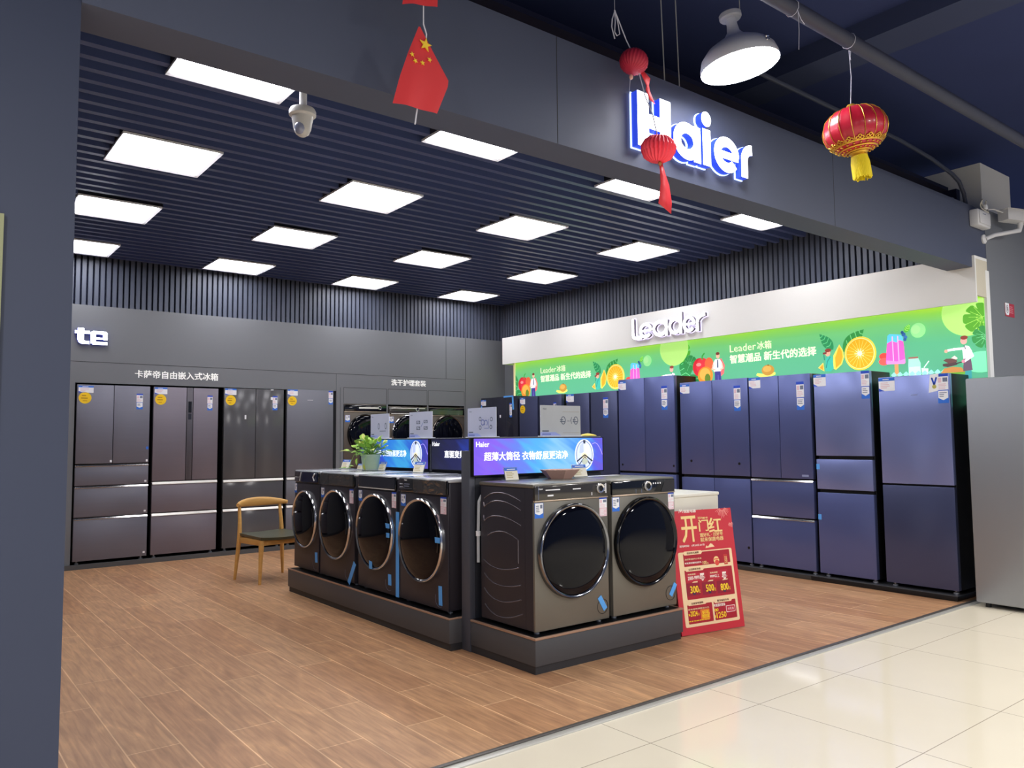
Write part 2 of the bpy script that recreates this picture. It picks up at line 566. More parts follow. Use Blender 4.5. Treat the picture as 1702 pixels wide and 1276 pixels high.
# dark linings
b.box(NX0-.02, NX1+.02, YB+.76, YB+.8, 0, 2.02, M_NICHE)
for x in (NX0, NX1): b.box(x-.02, x+.02, YB+T, YB+.76, 0, 2.02, M_NICHE)
b.box(NX0-.02, NX1+.02, YB+T, YB+.76, NZ1, NZ1+.03, M_NICHE)
b.box(NX0-.02, NX1+.02, YB+.01, YB+.76, -.02, .042, M_NICHE)
b.box(4.58, 6.56, YB+.70, YB+.74, .9, 1.9, M_NICHE)
for x in (4.595, 5.253, 5.901, 6.537): b.box(x-.008, x+.008, YB+T, YB+.70, .9, 1.86, M_NICHE)
b.box(4.58, 6.56, YB+T, YB+.70, DZ1, DZ1+.03, M_NICHE)
b.box(4.58, 6.56, YB+T, YB+.70, DZ0-.03, DZ0, M_NICHE)
# seams
f = Fr((0, YB, 0), (1, 0, 0), (0, 0, 1))
def seam(u0, v0, u1, v1, w=.005): b.stroke(f, [(u0, v0), (u1, v1)], w, -.002, .0012, M_SEAM, cap=False)
seam(XL, 2.213, 6.55, 2.213); seam(4.50, 0.05, 4.50, 2.213, .004); seam(6.55, 0, 6.55, 2.832); seam(6.21, 2.213, 6.21, 2.832)
for (a, c) in DN:
    for p in (((a, 1.83), (a, 2.035)), ((c, 1.83), (c, 2.035)), ((a, 2.035), (c, 2.035))): seam(*p[0], *p[1])
seam(4.56, 0.05, 4.56, 2.035, .004)
struct('wall_back', b, 'dark grey panelled back wall with fridge and dryer niches')
b = MB(); b.box(XL, 7.0, YB-.035, YB, 0, .05, mat('plinth_grey', '#4c4d50', .5)); struct('baseboard_back', b)

# vertical slat grilles at the top of the walls
b = MB()
b.box(XL, XR, YB+.05, YB+.12, 2.80, 3.50, M_VOID)
x = XL+.03
while x < XR-.05:
    b.box(x, x+.040, YB-.0, YB+.045, 2.832, 3.40, M_GRILLE); x += .0605
struct('wall_back_grille', b, 'vertical metal slats above the back wall panels')
b = MB()
b.box(XR-.01, XR+.06, 2.93, YB+.1, 2.80, 3.50, M_VOID)
y = 2.95
while y < YB:
    b.box(XR-.055, XR-.01, y, y+.040, 2.80, 3.42, M_GRILLE); y += .0605
struct('wall_right_grille', b, 'vertical metal slats above the white header on the right wall')

b = MB(); b.box(XL-.1, XL, 2.7, 10.3, 0, 3.5, M_WALL); struct('wall_left', b)
b = MB(); b.box(XR, XR+.1, 2.93, YB+.1, 0, 2.82, M_WALL); struct('wall_right', b)
b = MB()
b.box(6.981, 7.003, 2.70, 9.165, 2.432, 2.822, M_WHITE); b.box(7.003, 7.225, 2.70, 9.165, 2.798, 2.822, M_WHITE)
b.box(7.003, 7.225, 2.70, 2.722, 2.488, 2.798, M_CREAM); b.box(7.003, 7.225, 9.143, 9.165, 2.432, 2.798, M_WHITE)
struct('wall_right_header', b, 'white header box along the top of the right wall')
b = MB(); b.box(XL, .41, 2.73, 3.1, 0, 3.30, M_COLUMN); struct('wall_front_column', b, 'dark grey column at the left of the showroom opening')
b = MB()
b.box(.41, 7.272, 2.72, 2.92, 2.726, 3.252, M_BEAM)
f = Fr((0, 2.72, 0), (1, 0, 0), (0, 0, 1))
for x in (2.412, 4.86): b.stroke(f, [(x, 2.726), (x, 3.252)], .004, -.001, .0008, M_SEAM, cap=False)
struct('wall_front_beam', b, 'charcoal beam across the front of the showroom')
b = MB(); b.box(7.274, 10.5, 2.718, 3.3, 0, 3.27, M_PILLAR); struct('wall_front_pillar', b, 'grey pillar wall at the right of the opening')
b = MB(); b.box(7.86, 8.54, 2.95, 5.2, 3.272, 3.865, mat('white_box_paint', '#e4e2dc', .6)); struct('trim_2', b, 'white boxed duct above the pillar')

# mall ceiling
b = MB(); b.box(-6, 12, -7, 10.4, 4.12, 4.2, M_MALL)
b.box(-6, 12, 10.3, 10.4, 2.8, 4.12, M_MALL)
b.box(5.02, 5.34, -7, 10.3, 3.98, 4.12, mat('duct_slate', '#343d5c', .8))
struct('ceiling_aisle', b, 'dark navy mall ceiling')

b = MB(); b.tube([(-4, 1.945, 3.30), (12, 1.945, 3.30)], .036, mat('dark_pipe', '#383b4c', .6), 12)
tag(b.build('ceiling_pipe'), 'long dark pipe running under the mall ceiling above the red lantern', 'pipe')
b = MB()
m_ = mat('conduit_grey', '#343a4c', .6)
b.tube([(4.2, 2.86, 3.66), (6.1, 2.85, 3.64), (6.6, 2.84, 3.60), (6.95, 2.83, 3.54), (7.06, 2.82, 3.49), (7.13, 2.815, 3.40), (7.15, 2.81, 3.30), (7.16, 2.805, 3.262)], .016, m_, 10)
tag(b.build('conduit'), 'thin grey conduit bending down behind the beam to the junction box', 'pipe')
for i, (x, z0, lab) in enumerate([(3.28, 3.24, 'left one of two thin hanger rods above the beam, behind the big lit letters'), (3.405, 3.24, 'right one of two thin hanger rods above the beam, behind the big lit letters')]):
    b = MB(); b.tube([(x, 2.80, z0), (x-.03, 2.80, 4.12)], .0035, M_ALU, 6)
    tag(b.build('hanger_rod'), lab, 'rod', 'hanger rods above the beam')

# ------------------------------------------------------------------ ceiling light panels
M_DIFF = mat('panel_light', '#ffffff', .6, es=PANEL_STRENGTH, ecol='#fdfcff')
M_PFRAME = mat('panel_frame', '#eceef8', .5)
def light_panel():
    t = thing('ceiling_light_panel', '', 'ceiling light', (0, 0, ZC))
    b = MB(); z = ZC
    e = .020
    o_ = [(0, 0), (PW, 0), (PW, PD), (0, PD)]; i_ = [(e, e), (PW-e, e), (PW-e, PD-e), (e, PD-e)]
    rings = [[b.bm.verts.new((x, y, h)) for x, y in q] for q, h in ((i_, z+.002), (i_, z-.001), (o_, z-.013), (o_, z+.003))]
    for r0_, r1_ in zip(rings[:-1], rings[1:]):
        for k in range(4): b.face([r0_[k], r0_[(k+1) % 4], r1_[(k+1) % 4], r1_[k]], M_PFRAME, False)
    b.face(rings[3], M_PFRAME, False)
    b.build('frame', t)
    b = MB(); b.box(e, PW-e, e, PD-e, z-.004, z+.001, M_DIFF); b.build('diffuser', t)
    return t
cols = ['leftmost', 'second from left', 'third from left', 'rightmost']
rows = ['the nearest row, cut off by the charcoal beam', 'the second row from the front', 'the third row from the front', 'the farthest row by the back wall']
lp0 = light_panel(); first = True
for i, px in enumerate(PX):
    for j, py in enumerate(PY):
        lab = f'square white ceiling light panel, {cols[i]} in {rows[j]}'
        if first:
            lp0.location = (px, py, ZC); lp0['label'] = lab; lp0['group'] = 'ceiling light panels'; first = False
        else: dup(lp0, (px, py, ZC), lab)

# ------------------------------------------------------------------ pendant lamp over the aisle
t = thing('pendant_lamp', 'round white pendant lamp glowing above the aisle in front of the beam', 'lamp', (3.315, 2.335, 3.20))
m_ = mat('lamp_shade_white', '#c6c8d2', .45)
prof = [(.197, 3.215), (.197, 3.235), (.185, 3.275), (.15, 3.315), (.10, 3.345), (.055, 3.37), (.032, 3.40), (.026, 3.44), (.026, 3.475)]
tl = Matrix.Translation((3.315, 2.335, 3.22)) @ Matrix.Rotation(math.radians(-9), 4, Vector((sy, cy, 0))) @ Matrix.Translation((0, 0, -3.22))
b = MB(); b.lathe(prof, m_, 48, tl); b.build('lamp_shade', t)
b = MB(); b.lathe([(0, 3.205), (.12, 3.206), (.18, 3.210), (.193, 3.216), (.193, 3.23), (0, 3.23)], mat('lamp_disc', '#ffffff', .5, es=40, ecol='#fbfcff'), 48, tl); b.build('diffuser', t)
b = MB(); b.lathe([(0, 3.468), (.05, 3.468), (.056, 3.476), (.056, 3.496), (.05, 3.502), (0, 3.502)], mat('lamp_cap', '#a9abb4', .5), 32, tl); b.build('cap', t)
b = MB(); b.tube([(3.327, 2.335, 3.5), (3.33, 2.335, 4.12)], .003, M_ALU, 6); b.build('cord', t)
b = MB(); b.tube([tl @ Vector((-.02+.012*math.cos(a), -.188+.004*math.sin(a), 3.25+.0025*a)) for a in [i*.7 for i in range(18)]], .004, M_CHROME, 6); b.build('wire_coil', t)

# ------------------------------------------------------------------ big lit letters on the beam
M_LWHITE = mat('letter_face_white', '#ffffff', .5, es=5.0, ecol='#f4f6ff')
M_LBLUE = mat('letter_side_blue', '#2f49c8', .4, es=.55, ecol='#3355ff')
M_LEDGE = mat('letter_glow_edge', '#d5e0ff', .5, es=3.0, ecol='#9db8ff')
def letter(kind, fr, u0, u1, v0, v1, xh, w, n0, n1, m, side=None, k=30):
    """one sign letter filled into its box; xh = x-height, w = stroke width"""
    b = MB(); W_ = u1-u0
    S_ = lambda pts, cap=False: b.stroke(fr, pts, w, n0, n1, m, side, cap)
    if kind == 'H':
        b.rect(fr, u0, u0+w*1.1, v0, v1, n0, n1, m, side=side); b.rect(fr, u1-w*1.1, u1, v0, v1, n0, n1, m, side=side)
        c = v0+(v1-v0)*.50; b.rect(fr, u0+w, u1-w, c-w*.5, c+w*.5, n0, n1, m, side=side)
    if kind in ('a', 'd'):
        rx, ry = (W_-w)/2, (xh-w)/2
        b.arc(fr, u0+W_/2, v0+xh/2, rx, w, 0, 360, n0, n1, m, k, ry, side)
        b.rect(fr, u1-w, u1, v0, (v0+xh*.97) if kind == 'a' else v1, n0, n1, m, side=side)
    if kind == 'i':
        b.rect(fr, u0, u1, v0, v0+xh, n0, n1, m, side=side); b.disc(fr, (u0+u1)/2, v1-W_*.6, W_*.62, n0, n1, m, 24, side=side)
    if kind == 'e':
        rx, ry = (W_-w)/2, (xh-w)/2
        b.arc(fr, u0+W_/2, v0+xh/2, rx, w, 0, 322, n0, n1, m, k, ry, side)
        b.rect(fr, u0+w*.5, u1-w*.15, v0+xh*.5-w*.42, v0+xh*.5+w*.30, n0, n1, m, side=side)
    if kind == 'r':
        b.rect(fr, u0, u0+w, v0, v0+xh*.62, n0, n1, m, side=side)
        b.arc(fr, u1+w*.0, v0+xh*.52, (u1-u0-w*.5), w, 92, 180, n0, n1, m, 14, xh*.48-w*.5, side)
    if kind == 'L':
        r = w*1.1
        S_([(u0+w/2, v1), (u0+w/2, v0+r+w/2)], True); b.arc(fr, u0+w/2+r, v0+w/2+r, r, w, 180, 270, n0, n1, m, 8, None, side); S_([(u0+w/2+r, v0+w/2), (u1, v0+w/2)], True)
    if kind == 'T':
        b.prism(fr, [(u0+W_*.18, v1), (u0+W_*.62, v1), (u0+W_*.62, v0+w*.75), (u0+W_*.72, v0+w*.62), (u1, v0+w*.62), (u1, v0), (u0+W_*.45, v0), (u0+W_*.26, v0+w*.35), (u0+W_*.18, v0+w*.9)], n0, n1, m, side)
        b.rect(fr, u0, u1, v0+xh-w*.62, v0+xh, n0, n1, m, side=side)
    if kind == 'E':
        h = xh
        b.rect(fr, u0, u0+W_*.30, v0+h*.06, v0+h*.94, n0, n1, m, h*.05, side)
        b.rect(fr, u0+W_*.1, u1, v0, v0+h*.21, n0, n1, m, side=side)
        b.rect(fr, u0+W_*.1, u1-W_*.06, v0+h*.77, v0+h, n0, n1, m, h*.06, side)
        b.rect(fr, u1-W_*.27, u1, v0+h*.38, v0+h*.92, n0, n1, m, h*.05, side)
        b.rect(fr, u0+W_*.2, u1, v0+h*.38, v0+h*.53, n0, n1, m, side=side)
    return b
t = thing('lit_letter_sign', 'big white backlit letters with blue sides on the charcoal beam', 'sign', (3.38, 2.72, 2.83))
fr = Fr((0, 2.72, 0), (1, 0, 0), (0, 0, 1))
spec = [('H', 2.910, 3.164, 2.820, 3.106, .286, .076), ('a', 3.184, 3.408, 2.824, 3.022, .205, .060), ('i', 3.428, 3.496, 2.826, 3.130, .205, .068), ('e', 3.526, 3.754, 2.824, 3.022, .205, .058), ('r', 3.774, 3.882, 2.828, 3.03, .205, .060)]
for kd, u0, u1, v0, v1, xh, w in spec:
    lb = letter(kd, fr, u0, u1, v0, v1, xh, w, .010, .052, M_LWHITE, M_LBLUE).build('letter', t)
    letter(kd, fr, u0-.004, u1+.004, v0-.004, v1+.004, xh+.008, w+.008, .0015, .010, M_LEDGE, M_LEDGE).build('glow_plate', lb)  # glow behind the letter, added as a slightly larger emissive copy

# second lit sign on the white header (faces -X: reading direction runs toward the aisle)
t = thing('lit_letter_sign', 'white rounded backlit letters on the white header above the green banner', 'sign', (6.981, 6.0, 2.6))
fr = Fr((6.981, 0, 0), (0, -1, 0), (0, 0, 1))
M_L2 = mat('letter_face_soft_white', '#ffffff', .5, es=2.2, ecol='#fdfbff')
M_L2S = mat('letter_side_grey', '#77727c', .5)
M_L2E = mat('letter_halo', '#efe9ff', .5, es=1.6, ecol='#d9ceff')
z0 = 2.510
for kd, y0, y1, dz, hgt, xh in [('L', 6.525, 6.375, 0, .238, .19), ('e', 6.405, 6.205, .002, .19, .185), ('a', 6.195, 5.965, 0.0, .19, .19), ('d', 5.955, 5.755, 0, .245, .19), ('e', 5.745, 5.570, 0, .19, .19), ('r', 5.560, 5.425, 0, .195, .195)]:
    lb = letter(kd, fr, -y0, -y1, z0+dz, z0+dz+hgt, xh, .038, .008, .045, M_L2, M_L2S).build('letter', t)
    letter(kd, fr, -y0-.005, -y1+.005, z0+dz-.005, z0+dz+hgt+.005, xh+.01, .048, .0015, .008, M_L2E).build('glow_plate', lb)  # halo round the letter, built as an enlarged emissive outline

# third lit sign on the back wall
t = thing('lit_letter_sign', 'white lit letters t and e on the back wall beside the column', 'sign', (1.6, YB, 2.4))
fr = Fr((0, YB, 0), (1, 0, 0), (0, 0, 1))
for kd, u0, u1, v0, v1, xh, w in [('T', 1.455, 1.597, 2.402, 2.572, .143, .052), ('E', 1.607, 1.772, 2.402, 2.548, .146, .04)]:
    lb = letter(kd, fr, u0, u1, v0, v1, xh, w, .006, .035, M_LWHITE, M_LBLUE).build('letter', t)

# painted wording on the back wall
M_TXTW = mat('white_lettering', '#f2f2f0', .5, es=.25, ecol='#ffffff')  # painted letters with a faint added glow, though they are no lamp
b = MB(); b.text(fr, '卡萨帝自由嵌入式冰箱', 2.066, 2.060, 0, M_TXTW, w=.912, h=.086, bold=.012, thick=.006)
tag(b.build('wall_lettering', loc=(2.52, YB, 2.06)), 'white Chinese lettering on the wall above the built-in fridges', 'lettering')
b = MB(); b.text(fr, '洗干护理套装', 5.315, 2.088, 0, M_TXTW, w=.55, h=.084, bold=.012, thick=.006)
tag(b.build('wall_lettering', loc=(5.59, YB, 2.09)), 'white Chinese lettering on the wall above the built-in dryers', 'lettering')

# ------------------------------------------------------------------ green backlit banner
t = thing('backlit_banner', 'long green backlit banner with fruit and ice lolly artwork on the right wall', 'banner', (7.2, 5.9, 1.6))
XBN = 7.195
fr = Fr((XBN, 9.16, 0), (0, -1, 0), (0, 0, 1))
b = MB(); b.rect(fr, .03, 6.44, 1.60, 2.56, -.06, 0, M_BANNER, side=M_CREAM); b.build('printed_fabric', t)
b = MB(); mf = mat('banner_edge', '#f3e3b8', .5, es=.5, ecol='#ffe9b0')
b.rect(fr, 0, .032, 1.60, 2.50, -.06, .012, mf); b.rect(fr, 6.44, 6.462, 1.60, 2.72, -.06, .012, M_WHITE)
b.build('edge_frame', t)
CLIP = (.034, 6.438, 1.61, 2.49)
b = MB(); b.clip = CLIP
lay = [0.0]
def flush(name):
    global b
    b.build(name, t, sharp=20)
    b = MB(); b.clip = CLIP
def L_(dn=.00010):
    lay[0] += dn
    return lay[0]-.00005, lay[0]
def P(fr, pts, col):
    n0, n1 = L_(); b.prism(fr, pts, n0, n1, art(col))
def Dd(u, v, r, col, ry=None, a0=0, a1=360, k=28):
    n0, n1 = L_(); b.disc(fr, u, v, r, n0, n1, art(col), k, ry, a0=a0, a1=a1)
def St(pts, w, col, cap=True):
    n0, n1 = L_(); b.stroke(fr, pts, w, n0, n1, art(col), cap=cap)
def leaf(u, v, L, w, ang, col, vein):
    ca, sa = math.cos(math.radians(ang)), math.sin(math.radians(ang))
    pts = []
    for k in range(13):
        q = k/12; pts.append((q*L, w*math.sin(PI*q**.8)))
    for k in range(11, 0, -1):
        q = k/12; pts.append((q*L, -w*math.sin(PI*q**.8)))
    P(fr, [(u+x*ca-y_*sa, v+x*sa+y_*ca) for x, y_ in pts], col)
    for q in (.25, .45, .65, .82):
        hw = w*math.sin(PI*q**.8)*.85
        for sg in (-1, 1):
            x1, y1 = q*L, 0; x2, y2 = q*L+hw*.5, sg*hw
            St([(u+x1*ca-y1*sa, v+x1*sa+y1*ca), (u+x2*ca-y2*sa, v+x2*sa+y2*ca)], .007, vein, False)
def monstera(u, v, r, a0, col, vein):
    pts = []
    for k in range(72):
        a = 2*PI*k/72; q = a-math.radians(a0)
        base = 1+.22*math.cos(q)
        notch = .42*max(0, math.cos(9*q))**6*(1 if abs(math.cos(q)) < .92 else .3)
        rr = r*(base-notch); pts.append((u+rr*math.cos(a), v+rr*.95*math.sin(a)))
    P(fr, pts, col)
    ax = math.radians(a0); St([(u-r*.7*math.cos(ax), v-r*.7*math.sin(ax)), (u+r*1.1*math.cos(ax), v+r*1.1*math.sin(ax))], .005, vein)
    for k in range(-3, 4):
        if k == 0: continue
        for_ = ax+k*.42; St([(u+r*.05*math.cos(ax), v+r*.05*math.sin(ax)), (u+r*.85*math.cos(for_), v+r*.85*math.sin(for_))], .0035, vein, False)
    for k in range(-2, 3):
        for_ = ax+k*.5+.2; Dd(u+r*.38*math.cos(for_), v+r*.36*math.sin(for_), .008, vein, .005, k=8)
def motif(o, first):
    # greenery and fruit at the left
    leaf(o-.02, 2.30, .33, .10, -95, '#2f8a4c', '#6fd08c'); leaf(o+.03, 2.06, .26, .09, -60, '#2a7d45', '#62c281')
    if not first: monstera(o-.09, 2.31, .13, 100, '#4c9a35', '#8fd05a'); monstera(o+.02, 2.17, .10, 60, '#2f8446', '#5fb277')
    Dd(o+.165, 2.135, .095, '#c42332', .105); Dd(o+.205, 2.145, .085, '#d93440', .095); Dd(o+.155, 2.165, .035, '#f08a86', .02)
    Dd(o+.30, 2.165, .06, '#e0633c', .07); St([(o+.205, 2.225), (o+.21, 2.262), (o+.235, 2.285)], .018, '#3f9d46')
    Dd(o+.245, 2.035, .105, '#e8862c', .10); Dd(o+.24, 2.05, .075, '#f2a64a', .07); Dd(o+.275, 2.0, .04, '#5f7a2a', .055)
    flush('fruit_picture')
    # man with a tie, hands on waist, red coat behind
    P(fr, [(o+.41, 2.20), (o+.47, 2.21), (o+.515, 2.13), (o+.50, 2.04), (o+.44, 2.0), (o+.37, 2.06)], '#e8696c')
    P(fr, [(o+.375, 1.95), (o+.378, 2.08), (o+.455, 2.08), (o+.465, 1.95)], '#3e3a86'); P(fr, [(o+.415, 1.94), (o+.418, 2.03), (o+.424, 2.03), (o+.427, 1.94)], '#6f6bb8')
    P(fr, [(o+.365, 2.07), (o+.345, 2.14), (o+.385, 2.205), (o+.45, 2.205), (o+.49, 2.14), (o+.46, 2.07)], '#e9e6ef')
    St([(o+.36, 2.15), (o+.345, 2.10), (o+.385, 2.09)], .018, '#f1b6a2'); St([(o+.478, 2.15), (o+.49, 2.10), (o+.45, 2.09)], .018, '#f1b6a2')
    P(fr, [(o+.414, 2.20), (o+.426, 2.20), (o+.43, 2.12), (o+.42, 2.10), (o+.41, 2.12)], '#3b4a67')
    Dd(o+.424, 2.243, .024, '#f3b7a0', .03); Dd(o+.422, 2.268, .026, '#7a3b34', .017)
    flush('person_picture')
    # wording
    n = .0060
    x = MB(); x.text(fr, 'Leader', o+.585, 2.266, n-.003, art('#fbf3d2'), w=.335, h=.078, bold=.0); x.text(fr, '冰箱', o+.935, 2.262, n-.003, art('#fbf3d2'), w=.175, h=.085, bold=.01); x.build('lettering', t)
    x = MB(); x.text(fr, '智慧潮品 新生代的选择', o+.585, 2.142, n-.003, art('#fbf6dc'), w=1.03, h=.092, bold=.022); x.build('lettering', t)
    # melon on a banana
    P(fr, [(o+.915, 1.99), (o+.93, 2.012), (o+1.0, 2.0), (o+1.09, 1.995), (o+1.145, 2.01), (o+1.15, 1.985), (o+1.08, 1.96), (o+.97, 1.965)], '#e3df6a')
    Dd(o+1.06, 2.035, .076, '#b98b3a', .056); Dd(o+1.05, 2.048, .05, '#d6a552', .032); Dd(o+1.065, 2.088, .012, '#7a5a26', .006)
    flush('melon_picture')
    # person holding a camera to the face, orange wedges, big orange slice and leaf
    leaf(o+1.80, 2.18, .22, .05, 130, '#2e8b57', '#63c487'); leaf(o+1.90, 2.15, .29, .075, 42, '#348a44', '#79cf86')
    P(fr, [(o+1.865, 2.225), (o+1.90, 2.16), (o+1.908, 2.10), (o+1.885, 2.03), (o+1.82, 1.98), (o+1.79, 2.0), (o+1.80, 2.12)], '#f4d85a')
    P(fr, [(o+1.862, 2.205), (o+1.89, 2.155), (o+1.896, 2.10), (o+1.876, 2.04), (o+1.82, 1.995), (o+1.815, 2.10)], '#f0a42a')
    P(fr, [(o+1.71, 1.975), (o+1.715, 2.09), (o+1.745, 2.13), (o+1.79, 2.11), (o+1.80, 2.0), (o+1.77, 1.97)], '#3fb3a0')
    St([(o+1.765, 2.11), (o+1.735, 2.07), (o+1.72, 2.01)], .008, '#2b8577'); Dd(o+1.742, 2.15, .026, '#f0a48c', .03); Dd(o+1.745, 2.178, .034, '#8a3a30', .018); P(fr, [(o+1.69, 2.14), (o+1.73, 2.145), (o+1.73, 2.165), (o+1.69, 2.16)], '#7a3a3a'); St([(o+1.70, 2.13), (o+1.705, 2.09)], .012, '#2b8577')
    P(fr, [(o+1.634, 2.013), (o+1.69, 2.06), (o+1.70, 1.975)], '#f3d060'); P(fr, [(o+1.65, 2.012), (o+1.684, 2.045), (o+1.690, 1.985)], '#ee9a30')
    Dd(o+2.072, 2.118, .156, '#f6d04a', .160, k=40); Dd(o+2.070, 2.118, .142, '#fbe9a0', .146, k=40); Dd(o+2.068, 2.118, .136, '#f3a81f', .140, k=40)
    for k in range(20):
        a = 2*PI*k/20; St([(o+2.068+.03*math.cos(a), 2.118+.03*math.sin(a)), (o+2.068+.128*math.cos(a), 2.118+.132*math.sin(a))], .0035, '#f9d26a', False)
    Dd(o+2.068, 2.118, .024, '#fdf3c4', k=14)
    for k in range(10):
        a = 2*PI*k/10; St([(o+2.068, 2.118), (o+2.068+.05*math.cos(a), 2.118+.05*math.sin(a))], .006, '#fdf3c4', False)
    flush('orange_picture')
    # ice lolly
    Dd(o+2.30, 2.07, .045, '#e2453f', .03); Dd(o+2.30, 2.02, .05, '#ef6058', .035)
    P(fr, [(o+2.395, 2.0), (o+2.43, 2.0), (o+2.43, 1.88), (o+2.395, 1.88)], '#d99a63')
    P(fr, [(o+2.315, 2.0), (o+2.325, 1.992), (o+2.485, 1.985), (o+2.496, 1.995), (o+2.487, 2.16), (o+2.478, 2.235), (o+2.46, 2.255), (o+2.36, 2.27), (o+2.34, 2.255), (o+2.333, 2.18)], '#ef5fc0')
    P(fr, [(o+2.3335, 2.185), (o+2.34, 2.255), (o+2.36, 2.27), (o+2.46, 2.255), (o+2.478, 2.235), (o+2.484, 2.19), (o+2.45, 2.205), (o+2.42, 2.185), (o+2.38, 2.205)], '#5fc8e8')
    for (a, c) in ((2.385, 2.39), (2.435, 2.44)): St([(o+a, 2.24), (o+c-.002, 2.02)], .009, '#f7b4e4')
    P(fr, [(o+2.322, 2.03), (o+2.325, 1.992), (o+2.485, 1.985), (o+2.4955, 2.0), (o+2.4945, 2.03), (o+2.42, 2.012)], '#f58fd2')
    leaf(o+2.50, 2.27, .085, .025, 55, '#5cb83a', '#9be06c'); Dd(o+2.49, 2.252, .018, '#2f5f9c'); Dd(o+2.505, 2.225, .017, '#3a6fb2'); Dd(o+2.478, 2.272, .014, '#274f86'); Dd(o+2.5, 2.205, .014, '#2f5f9c')
    flush('ice_lolly_picture')
    # pale moon, glass jar, ice
    Dd(o+2.62, 2.275, .066, '#93dc92'); Dd(o+2.60, 2.285, .04, '#a4e39a'); flush('moon_picture')
    P(fr, [(o+2.525, 2.03), (o+2.61, 2.03), (o+2.63, 1.98), (o+2.63, 1.86), (o+2.52, 1.86), (o+2.52, 1.97)], '#a9d9cf'); P(fr, [(o+2.527, 1.95), (o+2.623, 1.95), (o+2.625, 1.86), (o+2.525, 1.86)], '#cfe4df'); P(fr, [(o+2.525, 2.025), (o+2.61, 2.025), (o+2.61, 2.04), (o+2.525, 2.04)], '#a0685c')
    flush('jar_picture')
    P(fr, [(o+2.635, 1.935), (o+2.695, 1.925), (o+2.69, 1.87), (o+2.64, 1.87)], '#dfeeea'); St([(o+2.66, 1.94), (o+2.70, 1.99)], .008, '#e8f6f2')
    for k in range(9): P(fr, [(o+2.36+.055*k, 1.89), (o+2.39+.055*k, 1.915), (o+2.415+.055*k, 1.885), (o+2.38+.055*k, 1.865)], '#9fe0da')
    flush('ice_picture')
    # sun, foliage, cook with a pan over a giant burger
    end = o+3.232
    Dd(end-.19, 2.385, .215, '#b4e57e', .205, k=40)
    if not first:
        monstera(end-.07, 2.33, .135, 200, '#5aa436', '#a4dc62'); monstera(end-.05, 2.17, .10, 215, '#3c8f4c', '#74c488')
    Dd(end-.10, 1.95, .15, '#7fe0b0', .09)
    P(fr, [(o+2.80, 1.875), (o+2.83, 1.915), (o+2.90, 1.925), (o+2.97, 1.915), (o+3.0, 1.875), (o+2.90, 1.86)], '#c98a4e'); P(fr, [(o+2.79, 1.855), (o+3.0, 1.855), (o+3.0, 1.875), (o+2.79, 1.875)], '#6fae3c')
    P(fr, [(o+2.82, 1.955), (o+2.93, 1.965), (o+2.94, 1.94), (o+2.86, 1.925), (o+2.82, 1.935)], '#554044'); P(fr, [(o+2.825, 1.985), (o+2.85, 1.999), (o+2.93, 1.995), (o+2.94, 1.965), (o+2.87, 1.955)], '#6a4a48'); P(fr, [(o+2.89, 2.0), (o+2.92, 2.02), (o+2.945, 1.995), (o+2.93, 1.985)], '#e6d6d0'); St([(o+2.93, 1.95), (o+3.0, 1.965)], .010, '#4a3c44')
    P(fr, [(o+2.995, 1.80), (o+3.0, 1.885), (o+3.05, 1.885), (o+3.052, 1.80)], '#3f9a9e'); P(fr, [(o+2.985, 1.88), (o+2.99, 1.99), (o+3.05, 1.99), (o+3.06, 1.885)], '#6b5668')
    P(fr, [(o+2.99, 1.985), (o+2.985, 2.07), (o+3.01, 2.10), (o+3.04, 2.09), (o+3.06, 2.05), (o+3.05, 1.985)], '#ece9ee')
    St([(o+2.99, 2.075), (o+2.92, 2.075), (o+2.87, 2.07)], .020, '#ece9ee'); Dd(o+2.852, 2.064, .014, '#f3a995'); St([(o+3.05, 2.05), (o+3.066, 2.005), (o+3.0, 1.965)], .018, '#ece9ee'); Dd(o+2.99, 1.965, .014, '#e88aa0')
    St([(o+3.0, 2.10), (o+3.012, 2.07)], .006, '#4a4a5c'); Dd(o+3.0, 2.14, .026, '#f4a8a0', .03); Dd(o+3.004, 2.168, .03, '#8a3f38', .018)
    flush('cook_picture')
motif(0.03, True)
lay[0] = 0.0
motif(3.268, False)
